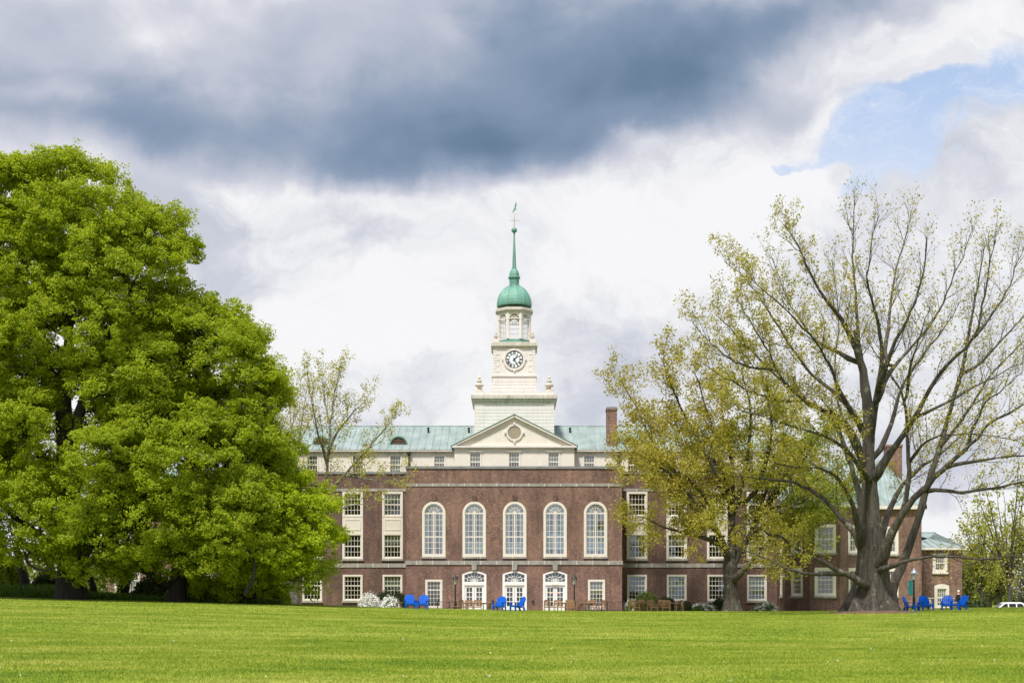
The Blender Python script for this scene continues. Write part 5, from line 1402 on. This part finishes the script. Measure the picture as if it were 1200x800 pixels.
# flared root collar with buttresses and fissures, continuing the trunk down into the ground
def collar(parent, cx, cy, z0, z1, r0, r1, lobes, seed, mat, name='root_flare', ex=1.0, ey=1.0):
    rg = np.random.default_rng(seed); K = 72; M = 22; co = []
    ph = rg.uniform(0, 6.28, 4)
    for j in range(M):
        t = j / (M - 1); r = r1 + (r0 - r1) * (1 - t) ** 2.6
        for k in range(K):
            a = 2 * pi * k / K
            w = 1 + (.20 * (1 - t) ** 1.2 + .05) * sin(lobes * a + ph[0] + .6 * t) + (.07 * (1 - t) + .03) * sin((2 * lobes + 1) * a + ph[1] + t) + .018 * sin(23 * a + ph[2] + 2 * t)
            co.append((cx + r * w * cos(a) * ex, cy + r * w * sin(a) * ey, z0 + (z1 - z0) * t))
    i = (np.arange(M - 1)[:, None] * K + np.arange(K)[None]); j = (np.arange(M - 1)[:, None] * K + (np.arange(K)[None] + 1) % K)
    fa = np.stack([i, j, j + K, i + K], -1).reshape(-1, 4); l = parent.location
    co = np.array(co) - np.array(l)
    return link(name, np_mesh(name, co, fa, mat, True), parent)
collar(oak_o, X(1021, OY), OY, zo - .3, Z(640, OY), 1.8, .78, 7, 3, 'bark', ex=1.0, ey=.9)
collar(oak_o, X(1041, OY + 1.0), OY + 1.2, zo - .3, Z(682, OY), .80, .52, 5, 8, 'bark')
# mulch ring
mg = MB(); n = 40; cx_, cy_ = X(1022, OY), OY
ring = [(cx_ + 3.1 * cos(2 * pi * k / n) * (1 + .06 * sin(5 * k)), cy_ + 2.9 * sin(2 * pi * k / n)) for k in range(n)]
vs = [(cx_, cy_, zo + .30)] + [(cx_ + (x - cx_) * .6, cy_ + (y - cy_) * .6, G(cx_ + (x - cx_) * .6, cy_ + (y - cy_) * .6) + .13) for x, y in ring] + [(x, y, G(x, y) - .03) for x, y in ring]
mg.add(vs, [(0, 1 + k, 1 + (k + 1) % n) for k in range(n)] + [(1 + k, 1 + n + k, 1 + n + (k + 1) % n, 1 + (k + 1) % n) for k in range(n)])
tag(build(mg, 'mulch', 'mulch', smooth=True), kind='structure')

# ---- yellow-green tree before the right wing
TY = 112.0
t2 = Tree(23)
z2_ = G(X(858, TY), TY)
m2 = pxl([(858, 722, 15), (858, 713, 11), (857, 700, 9.2), (856, 675, 8), (855, 655, 7.5)], TY)
t2.limb(m2, 14, 12, .02); t2.ntrunk = 1
LB2 = [
 pxl([(855, 660, 7), (849, 638, 6), (840, 620, 5), (828, 600, 4), (805, 575, 3), (780, 550, 2), (742, 530, .8)], TY, 0, -4),
 pxl([(856, 655, 8), (858, 630, 6.5), (858, 600, 5.2), (850, 560, 4.2), (840, 520, 3.2), (830, 480, 2.2), (812, 425, .8)], TY, 0, 1),
 pxl([(857, 665, 7), (866, 646, 6), (880, 628, 5), (890, 600, 4), (902, 560, 3), (915, 520, 2), (930, 480, .8)], TY, 0, 3),
 pxl([(860, 680, 6), (868, 672, 5.6), (880, 658, 4.8), (893, 645, 4.2), (910, 636, 3.3), (940, 622, 2), (972, 612, .8)], TY, -.5, -3),
 pxl([(840, 622, 4.5), (815, 600, 3.8), (790, 570, 3), (768, 525, 2.3), (750, 480, 1.6), (728, 440, .7)], TY, -1, 3),
 pxl([(858, 605, 5), (872, 560, 4), (880, 510, 3), (880, 460, 2), (868, 425, .8)], TY, 0, -4),
 pxl([(855, 590, 4), (835, 545, 3.3), (812, 500, 2.6), (790, 460, 1.8), (778, 415, .8)], TY, 0, -3),
 pxl([(890, 602, 4), (915, 575, 3), (940, 540, 2.2), (962, 505, .8)], TY, 2, -2),
 pxl([(850, 640, 5), (825, 630, 3.8), (800, 622, 2.8), (775, 620, 1.9), (752, 605, .8)], TY, -.5, -5),
 pxl([(852, 560, 4), (830, 530, 3), (800, 520, 2), (765, 500, .8)], TY, 0, 5),
 pxl([(880, 628, 4.5), (905, 605, 3.2), (935, 590, 2.3), (965, 575, .8)], TY, 0, -5),
 pxl([(858, 600, 4), (860, 550, 3.3), (850, 500, 2.5), (845, 450, .9)], TY, 0, 5),
 pxl([(880, 590, 4), (900, 540, 3.3), (905, 500, 2.5), (900, 455, .9)], TY, 0, -6),
 pxl([(842, 610, 4), (820, 570, 3), (790, 545, 2), (748, 560, .8)], TY, 0, -6),
 pxl([(893, 640, 4), (920, 620, 3.2), (950, 605, 2.3), (985, 590, .8)], TY, -1, 2), pxl([(900, 600, 4), (925, 590, 3.2), (955, 560, 2.3), (985, 545, .8)], TY, 1, 4), pxl([(890, 605, 4), (915, 560, 3.2), (945, 520, 2.3), (975, 500, .8)], TY, 1, 0),
]
p2 = [dict(dens=1.5, len=2.9, ang=.75, up=.18, rad=.017, n=5, sides=4, wob=.2, t0=.1),
      dict(dens=2.5, len=1.5, ang=.75, up=.10, rad=.009, n=4, sides=3, wob=.2, t0=.1),
      dict(dens=3.0, len=.75, ang=.7, up=.05, rad=.006, n=3, sides=3, wob=.2, leaf=14.5, spread=.20)]
for pts in LB2:
    pts = [(x_, y_, z_ if z_ < 12 else 12 + (z_ - 12) * .93, r_) for x_, y_, z_, r_ in thin(pts, .58)]; P, L = t2.limb(pts, 7, max(9, int(len(pts) * 2.2)), .06); t2.spawn(P, L, 0, p2, .22)
t2o = t2.make('spring_tree', (X(858, TY), TY, z2_), 'yellow-green leafing tree with thick forked grey trunk in front of the right wing', 'tree', None, 'bark', 'yellowleaf', .20, .4)

# ---- sparse tree between the maples and the hall
SY = 108.0
t3 = Tree(31)
z3_ = G(X(343, SY), SY)
t3.limb(pxl([(343, 712, 9.5), (343, 700, 8.5), (344, 680, 7.6), (347, 655, 6.5), (352, 630, 5.5)], SY), 10, 10, .02); t3.ntrunk = 1
LB3 = [
 pxl([(352, 632, 5.2), (362, 610, 4.6), (374, 590, 4), (383, 570, 3.6), (384, 540, 3.2), (386, 505, 2.8), (390, 470, 2), (398, 434, .7)], SY),
 pxl([(374, 590, 3.8), (388, 575, 3.2), (403, 556, 2.8), (420, 538, 2.2), (440, 515, 1.6), (462, 488, .6)], SY, 0, -3),
 pxl([(385, 530, 2.6), (395, 505, 2.1), (412, 485, 1.5), (430, 468, .6)], SY, 0, 2),
 pxl([(384, 545, 2.5), (374, 510, 2), (366, 480, 1.4), (362, 445, .6)], SY, 0, -3),
 pxl([(387, 500, 2), (380, 470, 1.6), (378, 440, .6)], SY, 0, 3),
 pxl([(352, 630, 4), (348, 600, 3.6), (344, 560, 3), (343, 520, 2.4), (340, 480, 1.6), (336, 452, .7)], SY, 0, 3),
 pxl([(344, 540, 2.4), (352, 510, 1.9), (356, 480, 1.3), (360, 455, .6)], SY, 2, 5),
 pxl([(344, 560, 2.4), (333, 530, 1.9), (325, 500, 1.3), (318, 470, .6)], SY, 2, -1),
 pxl([(403, 556, 2.3), (425, 560, 1.8), (450, 565, 1.2), (470, 560, .6)], SY, -1, -3),
 pxl([(362, 612, 2.6), (385, 600, 2), (410, 592, 1.4), (432, 590, .6)], SY, 0, -3),
]
p3 = [dict(dens=2.2, len=2.1, ang=.62, up=.4, rad=.015, n=5, sides=4, wob=.15, t0=.12),
      dict(dens=2.2, len=.95, ang=.6, up=.3, rad=.009, n=4, sides=3, wob=.15, t0=.12),
      dict(dens=3.2, len=.45, ang=.6, up=.2, rad=.006, n=3, sides=3, wob=.2, leaf=8, spread=.14)]
for pts in LB3:
    pts = thin(pts, .46); P, L = t3.limb(pts, 6, max(9, int(len(pts) * 2.2)), .04); t3.spawn(P, L, 0, p3, .25)
t3.make('sparse_tree', (X(343, SY), SY, z3_), 'slender half-bare tree with pale lichened trunk and sparse olive leaves beside the dense maples', 'tree', None, 'bark_pale', 'sparseleaf', .15, .3)

# ---- dense maples: lobed crowns of leaf clumps round a real trunk and limbs
def dense_tree(name, label, Y, base_px, lobes, limbs, mat, seed, lsize=.165, per=80, dens=.95, cr=1.0, cavities=(), group=None, barkm='bark_dark', trunk_r=14):
    rg = np.random.default_rng(seed); T = Tree(seed)
    L3 = []
    for (px, py, rx, ry, dy, ryd) in lobes:
        yy = Y + dy; k = yy / F; L3.append((np.array([X(px, yy), yy, Z(py, yy)]), np.array([rx * k, ryd, ry * k])))
    cents = []
    for c, r in L3:
        r = r * .82; area = 4 * pi * (((r[0] * r[1]) ** 1.6 + (r[0] * r[2]) ** 1.6 + (r[1] * r[2]) ** 1.6) / 3) ** (1 / 1.6)
        n = int(area * .34); d = rg.normal(size=(n, 3)); d /= np.linalg.norm(d, axis=1, keepdims=True)
        rad = rg.uniform(.80, 1.0, (n, 1)); rad = np.where(rg.random((n, 1)) < .18, rg.uniform(.45, .78, (n, 1)), rad)
        p = c + d * r * rad; keep = np.ones(n, bool)
        for c2, r2 in L3:
            if c2 is c: continue
            keep &= (((p - c2) / (r2 * .82)) ** 2).sum(1) > .55
        for (hx, hy, hr, hry, hd) in cavities:
            k = (Y + hd) / F; hc = np.array([X(hx, Y + hd), Y + hd, Z(hy, Y + hd)]); keep &= (((p - hc) / np.array([hr * k, 4.5, hry * k])) ** 2).sum(1) > 1
        keep &= p[:, 2] > gz(p[:, 0], p[:, 1]) + .75 + .7 * np.sin(p[:, 0] * 1.3)
        cents.append(np.c_[p[keep], d[keep]])
    Bo = np.concatenate(cents); nb_ = len(Bo)
    # every bough: a flattened dome of leaf tufts, open underneath
    q = 17
    bd = rg.normal(size=(nb_, q, 3)); bd[..., 2] = np.abs(bd[..., 2]) * .9 - .25; bd += Bo[:, None, 3:] * .65; bd /= np.linalg.norm(bd, axis=2, keepdims=True)
    bs = rg.uniform(1.0, 2.1, nb_) * cr
    pc = Bo[:, None, :3] + bd * bs[:, None, None] * rg.uniform(.72, 1.0, (nb_, q, 1)) * np.array([1, 1, .72])
    nr = bd * .6 + Bo[:, None, 3:] * .5; nr /= np.linalg.norm(nr, axis=2, keepdims=True)
    Cn = np.concatenate([pc.reshape(-1, 3), nr.reshape(-1, 3)], 1); n = len(Cn)
    cs = cr * rg.uniform(.28, .62, n)
    sub = 5
    sd = rg.normal(size=(n, sub, 3)); sd /= np.linalg.norm(sd, axis=2, keepdims=True); sd = sd + Cn[:, None, 3:] * .6
    sc_ = Cn[:, None, :3] + sd * cs[:, None, None] * rg.uniform(.35, .9, (n, sub, 1))
    m = per // sub
    ld = rg.normal(size=(n, sub, m, 3)); ld /= np.linalg.norm(ld, axis=3, keepdims=True)
    rr = cs[:, None, None, None] * .62 * rg.uniform(.35, 1.0, (n, sub, m, 1)) ** .5
    lp_ = sc_[:, :, None] + ld * rr * np.array([1, 1, .62]); out = (ld + Cn[:, None, None, 3:] * .6).reshape(-1, 3)
    lp_ = lp_.reshape(-1, 3)
    Yb = Y; xb = X(base_px, Yb); zb = G(xb, Yb)
    root = thing(name, (xb, Yb, zb), label, 'tree', group); l = np.array(root.location)
    link('crown', leaves_mesh(lp_ - l, lsize, 'crown', mat, rg, .35, out), root)
    tb = []
    for i, lb in enumerate(limbs):
        P, Ln = smooth_poly(lb, max(8, len(lb) * 3), rg, .05); tb.append((P, Ln))
    t_ = [(P[:, :3] - l, P[:, 3], 12) for P, _ in tb[:1]]
    link('trunk', batch_tubes(t_, 'trunk', barkm), root)
    T.tubes = []
    br = [(P[:, :3] - l, P[:, 3], 8) for P, _ in tb[1:]]
    # connect limbs to a sample of clumps
    allp = np.concatenate([P for P, _ in tb])
    pick = rg.choice(n, min(n, 420), replace=False)
    for i in pick:
        c = Cn[i, :3]; w = np.linalg.norm(allp[:, :3] - c, axis=1) + np.maximum(0, allp[:, 2] - c[2]) * 1.5; j = np.argmin(w); p = allp[j]
        q = np.array([p[:3], p[:3] * .6 + c * .4 + (0, 0, .3), p[:3] * .25 + c * .75 + (0, 0, .25), c]); rad = min(p[3] * .6, .085)
        br.append((q - l, np.array([rad, rad * .7, rad * .45, .015]), 5))
    link('branches', batch_tubes(br, 'branches', barkm), root)
    return root
MY = 92.0
dense_tree('maple_tree', 'tallest dense green maple at the left edge with dark trunk showing through its leaves', MY, 85,
    [(95, 262, 78, 80, 0, 5.2), (40, 300, 85, 98, 1, 5.5), (150, 330, 82, 82, 0, 5.5), (95, 385, 95, 60, -1.2, 4.4), (-60, 330, 110, 120, 2, 6), (15, 420, 70, 70, -1.5, 4.2), (180, 290, 42, 40, -1, 3),
     (25, 520, 85, 62, -2.5, 4.6), (-70, 500, 100, 110, 0, 6), (120, 560, 85, 62, -3.2, 4.2), (35, 610, 80, 55, -2.8, 4.4), (62, 230, 45, 42, -1, 3.2), (12, 232, 42, 40, 0, 3.4), (150, 470, 60, 55, -1, 4)],
    [pxl([(84, 722, 26), (84, 700, 19), (83, 660, 15), (82, 610, 13), (80, 560, 12), (76, 510, 11), (74, 470, 9), (80, 400, 6), (88, 330, 3), (92, 270, 1)], MY),
     pxl([(80, 560, 9), (88, 510, 7), (98, 460, 5), (120, 410, 3.5), (150, 350, 2), (165, 310, .8)], MY, 0, -2),
     pxl([(82, 600, 8), (50, 540, 6), (20, 480, 4), (-10, 400, 2.5), (-30, 320, 1)], MY, 0, 2),
     pxl([(83, 650, 8), (120, 610, 5), (160, 575, 3.5), (190, 540, 1)], MY, 0, -3), pxl([(83, 660, 7), (50, 630, 5), (10, 600, 3), (-30, 560, 1)], MY, 0, -3),
     pxl([(76, 500, 7), (60, 440, 5), (45, 370, 3), (40, 300, 1)], MY, 0, 2), pxl([(50, 640, 2.5), (28, 650, 2), (35, 664, 1.7), (52, 669, 1.5), (72, 660, .8)], MY, -4, -4.5)],
    'maple', 5, cavities=((82, 490, 30, 70, -3.5), (78, 520, 22, 40, -5), (60, 700, 130, 34, -3)))
dense_tree('maple_tree', 'broad fresh green maple in the middle of the left clump, overlapping the tall one', MY + 1, 215,
    [(235, 420, 72, 62, 0, 5), (185, 460, 70, 80, .5, 5), (275, 470, 52, 62, 0, 4.6), (215, 540, 90, 70, -2.5, 4.4), (290, 540, 42, 60, -.5, 4), (180, 610, 80, 52, -3, 4), (265, 610, 62, 55, -2.4, 4), (215, 385, 45, 36, 0, 3.5), (300, 490, 30, 40, 0, 3), (120, 640, 60, 42, -3, 3.4), (230, 660, 60, 34, -2.2, 3)],
    [pxl([(205, 716, 13), (207, 690, 10), (212, 650, 9), (218, 600, 8), (224, 540, 6), (230, 470, 4), (236, 400, 1.5)], MY + 1),
     pxl([(212, 650, 7), (240, 600, 5), (268, 540, 3), (288, 490, 1)], MY + 1, 0, -2), pxl([(214, 630, 7), (190, 580, 5), (170, 520, 3), (165, 460, 1)], MY + 1, 0, 2),
     pxl([(208, 680, 6), (240, 650, 4), (275, 630, 2), (300, 610, 1)], MY + 1, 0, -3), pxl([(208, 690, 5), (170, 670, 4), (130, 650, 2)], MY + 1, 0, -3), pxl([(297, 652, 1.6), (299, 668, 1.9), (296, 682, 2.2), (287, 698, 2.6)], MY - 3.5)],
    'maple', 6, cavities=((175, 700, 120, 30, -3), (232, 345, 26, 20, 0)))
dense_tree('maple_tree', 'lower bright green maple at the right end of the left clump, beside the hall', MY + 2, 300,
    [(318, 590, 52, 46, 0, 4), (352, 612, 44, 42, -.3, 3.6), (290, 620, 50, 50, -1.4, 4), (335, 550, 28, 24, .4, 2.6), (368, 640, 31, 30, 0, 3), (310, 655, 45, 30, -1.5, 3.2), (262, 662, 40, 30, -1.5, 3.2), (345, 662, 30, 22, -.6, 2.6), (305, 560, 30, 26, 0, 2.6)],
    [pxl([(292, 716, 9), (294, 690, 7), (300, 660, 6), (310, 620, 4.5), (318, 580, 2.5), (325, 550, 1)], MY + 2), pxl([(297, 675, 5), (325, 650, 3.5), (350, 635, 2.4), (375, 625, 1)], MY + 2, 0, -1), pxl([(300, 660, 4), (280, 630, 3), (262, 610, 1)], MY + 2)],
    'maple2', 7)
# extra crooked stems in the clump's shade
for i, (lst, lb) in enumerate(((((118, 716, 5), (112, 695, 4.5), (105, 675, 4), (100, 655, 3)), 'dark leaning stem in the shade under the maples, left of the brick glimpse'), (((140, 716, 8), (143, 695, 7), (150, 670, 6), (158, 645, 5)), 'thicker dark stem in the shade right of the brick glimpse under the maples'), (((32, 712, 7), (30, 690, 6), (26, 665, 5), (18, 640, 4)), 'dark stem in the shade at the far left under the maples'))):
    T = Tree(50 + i); Y = 96.0; T.limb(pxl(list(lst), Y), 8, 8, .03); T.ntrunk = 1
    P, L = smooth_poly(pxl([lst[-1], (lst[-1][0] + 12, lst[-1][1] - 22, 2.5), (lst[-1][0] + 20, lst[-1][1] - 45, 1)], Y), 6); T.tubes.append((P[:, :3], P[:, 3], 5))
    T.spawn(P, L, 0, [dict(dens=2, len=2, ang=.7, up=.1, rad=.015, n=4, sides=4, t0=.2), dict(dens=4, len=.9, ang=.7, up=0, rad=.01, n=3, sides=3, leaf=14, spread=.25)], .1)
    x = X(lst[0][0], Y); T.make('understory_tree', (x, Y, G(x, Y)), lb, 'tree', 'thin trees under the maples', 'bark_dark', 'maple', .22)
def shrub(name, px, py_top, w_px, Y, label, mat, seed, depth=1.0, lsize=.09, n=9000, flowers=0, group=None, shape='dome', cat='shrub', base=None, fsize=.09):
    rg = np.random.default_rng(seed); k = Y / F; x = X(px, Y); z = G(x, Y) if base is None else base
    rx = w_px * k / 2; h = Z(py_top, Y) - z
    r = thing(name, (x, Y, z), label, cat, group)
    d = rg.normal(size=(n, 3)); d /= np.linalg.norm(d, axis=1, keepdims=True); d[:, 2] = np.abs(d[:, 2])
    if shape == 'box': d = np.sign(d) * np.abs(d) ** .5; d /= np.maximum(1, np.linalg.norm(d, axis=1, keepdims=True) * .92)
    ph = rg.uniform(0, 6, 6); a = np.arctan2(d[:, 1], d[:, 0])
    lump = 1 + .06 * np.sin(5 * a + ph[0] + 3 * d[:, 2]) + .05 * np.sin(9 * d[:, 2] + ph[1] + 3 * a) + .04 * np.sin(13 * a + ph[2])
    p = d * (rg.uniform(.80, 1.0, (n, 1)) * lump[:, None]) * np.array([rx, depth, h])
    link('foliage', leaves_mesh(p, lsize, 'foliage', mat, rg, .2, d), r)
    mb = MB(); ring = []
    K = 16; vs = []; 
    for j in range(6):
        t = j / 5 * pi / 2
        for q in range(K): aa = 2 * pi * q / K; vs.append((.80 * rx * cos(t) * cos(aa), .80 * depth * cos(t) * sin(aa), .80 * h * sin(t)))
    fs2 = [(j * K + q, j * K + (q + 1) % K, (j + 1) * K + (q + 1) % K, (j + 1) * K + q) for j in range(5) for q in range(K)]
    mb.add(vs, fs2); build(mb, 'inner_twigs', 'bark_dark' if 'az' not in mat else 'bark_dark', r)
    if flowers:
        d2 = rg.normal(size=(flowers, 3)); d2 /= np.linalg.norm(d2, axis=1, keepdims=True); d2[:, 2] = np.abs(d2[:, 2])
        tuft = rg.normal(size=(max(8, flowers // 26), 3)); tuft /= np.linalg.norm(tuft, axis=1, keepdims=True); tuft[:, 2] = np.abs(tuft[:, 2]); d3 = tuft[rg.integers(0, len(tuft), flowers)] + rg.normal(size=(flowers, 3)) * .13
        p2 = d3 * rg.uniform(.97, 1.07, (flowers, 1)) * np.array([rx, depth, h]); p2[:, 2] = np.abs(p2[:, 2])
        link('blossom', leaves_mesh(p2, fsize, 'blossom', 'petal', rg, .3, d3), r)
    return r
shrub('azalea_bush', 433, 697.8, 23, 103, 'taller white azalea bush, farther left of the two beside the paired blue chairs', 'groundcover', 1, .9, .08, 3000, 3600, 'white azaleas along the wall', base=.15)
shrub('azalea_bush', 457, 701, 20, 102.5, 'lower white azalea bush directly left of the paired blue chairs', 'groundcover', 2, .8, .08, 3500, 2700, 'white azaleas along the wall', base=.15)
shrub('azalea_bush', 738, 703, 10, 115, 'small white-flowered azalea between the litter bin and the domed yew', 'groundcover', 3, .5, .08, 1800, 330, 'white azaleas along the wall')
shrub('azalea_bush', 824, 707.5, 28, 116, 'wide low white azalea left of the forked grey trunk', 'groundcover', 4, .9, .08, 3500, 1100, 'white azaleas along the wall')
shrub('azalea_bush', 897, 705, 26, 116, 'rounded white azalea right of the forked grey trunk', 'groundcover', 5, .9, .08, 3500, 1100, 'white azaleas along the wall')
shrub('yew_hedge', 457, 691.5, 42, 119, 'clipped dark yew hedge behind the white azaleas left of the hall', 'yewdark', 6, 1.2, .10, 9000, 0, 'yews along the wall', 'box')
shrub('yew_bush', 758, 693.2, 33, 117.5, 'large domed green yew behind the wooden chairs', 'yew', 7, 1.3, .10, 11000, 0, 'yews along the wall')
shrub('yew_bush', 781, 699.5, 26, 119, 'lower dark yew spreading right of the domed yew', 'yewdark', 8, 1.1, .10, 7000, 0, 'yews along the wall')
shrub('yew_bush', 801, 703.5, 20, 117.5, 'small boxy dark hedge at the right end of the wooden chairs', 'yewdark', 9, 1, .10, 6000, 0, 'yews along the wall', 'box')
shrub('yew_bush', 846, 700, 24, 118.5, 'dark rounded yew beside the forked grey trunk', 'yewdark', 10, 1, .10, 7000, 0, 'yews along the wall', 'box')
# shrubs in the shade under the maples
for i, (px, py, w, Y, lb) in enumerate(((225, 672, 60, 95, 'dark leafy bush in the shade below the middle maple'), (262, 676, 60, 97, 'dark leafy bush right of the middle maple trunk'), (302, 680, 50, 98, 'dark leafy bush below the bright low maple'), (180, 676, 50, 96, 'dark leafy bush left of the middle maple trunk'), (0, 650, 70, 98, 'dark leafy bush at the far left edge under the tall maple'), (60, 668, 50, 99, 'dark leafy bush behind the tall maple trunk'), (328, 684, 22, 99, 'small dark bush left of the pale lichened trunk'))):
    shrub('leafy_bush', px, py, w, Y, lb, 'yew' if i % 2 else 'maple', 60 + i, 1.6, .2, 5600, 0, 'bushes under the maples')
# ground cover strip
rg = np.random.default_rng(77)
n = 5200; px = rg.uniform(-60, 330, n); hh = np.interp(px, [-60, 90, 110, 200, 330], [.85, .85, .5, .38, .3]) * rg.uniform(.5, 1.1, n); yy = rg.uniform(93, 98, n); xx = (px - 600) / F * yy; zz0 = gz(xx, yy)
st = []
for j in range(9):
    t = rg.uniform(0, 1, n); st.append(np.c_[xx + rg.normal(size=n) * .05, yy + rg.normal(size=n) * .05, zz0 + hh * t])
tag(link('ground_cover', leaves_mesh(np.concatenate(st), .13, 'ground_cover', 'groundcover', rg, .1)), 'strip of low leafy green plants along the edge of the lawn under the maples', 'ground cover', kind='stuff')

# ---- far trees on the right
def far_tree(px, py_top, w_px, Y, label, mat, seed, sparse=False, name='background_tree', rpx=5, per=3.2, z_low=.25, ls=.34, group='trees beyond the car park'):
    T = Tree(seed); rg = T.rg; x = X(px, Y); z0 = G(x, Y); H = Z(py_top, Y) - z0; k = Y / F; W = w_px * k / 2; r0 = rpx * k * .5
    tr = [(x, Y, z0 - .3, r0 * 1.3), (x, Y, z0 + .06 * H, r0), (x + rg.normal() * .3, Y, z0 + z_low * H, r0 * .85)]
    T.limb(tr, 8, 8, .02); T.ntrunk = 1
    for i in range(13 if not sparse else 11):
        a = 2 * pi * i / 13 * 1.618 * 2 + rg.uniform(-.3, .3); el = rg.uniform(.1, 1.0) if i else 1.0
        s = z0 + H * rg.uniform(z_low * .6, z_low); R = W * (1 - .75 * el) * 1.15 * rg.uniform(.8, 1.05); zt = z0 + H * (z_low + (1 - z_low) * (.35 + .62 * el))
        p0 = (x, Y, s, r0 * .6); p1 = (x + R * .45 * cos(a), Y + R * .45 * sin(a), s + (zt - s) * .45, r0 * .4); p2_ = (x + R * .8 * cos(a), Y + R * .8 * sin(a), s + (zt - s) * .78, r0 * .2); p3_ = (x + R * cos(a), Y + R * sin(a), zt, .02)
        P, L = T.limb([p0, p1, p2_, p3_], 5, 9, .1)
        T.spawn(P, L, 0, [dict(dens=1.1, len=W * .42, ang=.7, up=.2, rad=.014, n=4, sides=3, wob=.2, t0=.15), dict(dens=1.8, len=W * .2, ang=.7, up=.15, rad=.01, n=3, sides=3, leaf=per, spread=.45 if not sparse else .2)], .2)
    return T.make(name, (x, Y, z0), label, 'tree', group, 'bark', mat, ls * 1.2, .3)
FT = [(1150, 590, 60, 190, 'light green background tree just right of the brick end block', 'farleaf', 81, False, 9), (1182, 520, 90, 175, 'tall thin-leaved background tree rising at the right edge behind the car', 'farleaf', 82, True, 4.0),
      (1135, 640, 44, 210, 'low rounded tree immediately behind the corner of the brick end block', 'farleaf2', 83, False, 11), (1172, 640, 50, 215, 'low olive tree behind the car, between the taller ones', 'farleaf', 84, False, 11), (1205, 625, 60, 200, 'dark green background tree at the right edge with white-blossomed neighbour', 'farleaf2', 85, False, 12),
      (1230, 560, 80, 230, 'tall olive tree mostly beyond the right edge', 'farleaf', 86, False, 8), (1160, 655, 60, 235, 'dark low tree farthest back behind the car', 'farleaf2', 87, False, 12), (1128, 668, 40, 240, 'small dark tree far back beside the brick corner', 'farleaf2', 88, False, 10)]
for a in FT: far_tree(a[0], a[1], a[2], a[3], a[4], a[5], a[6], a[7], per=a[8])
far_tree(1196, 655, 24, 170, 'small white-blossoming tree at the right edge above the car', 'petal', 91, False, name='blossom_tree', per=3, ls=.12, rpx=2, group='trees beyond the car park')
for i, (px, w, lb) in enumerate(((1142, 40, 'long low dark hedge between the brick block and the car'), (1196, 30, 'low dark hedge at the right edge behind the car'))):
    shrub('clipped_hedge', px, 703.5, w, 172 if i else 158, lb, 'yewdark', 95 + i, 1.5, .25, 5000, 0, 'low hedges beside the car park', 'box')
# far-off wood closing the horizon all round the back
rg = np.random.default_rng(99)
W_ = []
for i in range(420):
    an = rg.uniform(-1.15, 1.15); d = rg.uniform(300, 420); x = d * math.sin(an); y = d * cos(an)
    z = float(gz(x, y)); h = rg.uniform(9, 15); w = rg.uniform(4, 7)
    n = 330; q = rg.normal(size=(n, 3)); q /= np.linalg.norm(q, axis=1, keepdims=True); q *= rg.uniform(.6, 1, (n, 1)) ** .5
    W_.append(np.array([x, y, z + h * .5]) + q * np.array([w, w, h * .52]))
tag(link('distant_wood', leaves_mesh(np.concatenate(W_), 1.3, 'distant_wood', 'farleaf2', rg, .3)), 'far-off belt of trees closing the horizon', 'woodland', kind='stuff')

# ---- grass blades on the nearer lawn, plus scattered seed heads
rg = np.random.default_rng(5)
def blades(n, y0, y1, h, w, seed):
    rg = np.random.default_rng(seed)
    yy = y0 + (y1 - y0) * rg.random(n) ** .85; xx = (rg.random(n) - .5) * 2 * (.41 * yy + 1.2); zz = gz(xx, yy)
    a = rg.uniform(0, 2 * pi, n); hh = h * rg.uniform(.5, 1.25, n); bx, by = rg.normal(size=(2, n)) * h * .45
    b = np.c_[xx, yy, zz]; d = np.c_[np.cos(a), np.sin(a), 0 * a] * w * .5
    co = np.stack([b - d, b + d, b + np.c_[bx, by, hh]], 1).reshape(-1, 3)
    return co
co = np.concatenate([blades(480000, 22, 42, .034, .013, 1), blades(260000, 42, 70, .036, .022, 2), blades(160000, 68, 99, .04, .035, 3)])
me = np_mesh('grass', co, np.arange(len(co)).reshape(-1, 3))
m = Mat('grass_blade'); n1 = m.noise(m.pos((.55, 1.0, 0)), .30, 6, .68); n2 = m.noise(m.pos((1, 1, 0)), 16, 3, .7)
n3 = m.noise(m.pos((.7, 1.6, 0)), 1.1, 5, .65); c = m.ramp(n1, [(.30, (.13, .218, .010)), (.5, (.236, .302, .025)), (.68, (.355, .378, .066))]); c = m.mix(1, c, m.ramp(n3, [(.3, (.72, .82, .65)), (.5, (1, 1, 1)), (.7, (1.22, 1.12, 1.4))]), 'MULTIPLY'); c = m.mix(1, c, m.ramp(n2, [(.3, (.72, .78, .68)), (.7, (1.2, 1.15, 1.25))]), 'MULTIPLY')
m.set(Base_Color=c, Roughness=.6); m.b.inputs['Specular IOR Level'].default_value = .2; me.materials.append(m.m)
tag(link('grass', me), 'mown lawn grass blades', 'grass', kind='stuff')
yy = 23 + 40 * rg.random(80) ** 1.3; xx = (rg.random(80) - .5) * .78 * yy; c3 = np.c_[xx, yy, gz(xx, yy) + .07]; c3 = np.repeat(c3, 5, 0) + rg.normal(size=(80 * 5, 3)) * .01
tag(link('seed_heads', leaves_mesh(c3, .022, 'seed_heads', 'petal', rg)), 'tiny pale seed heads scattered over the lawn', 'flowers', kind='stuff')
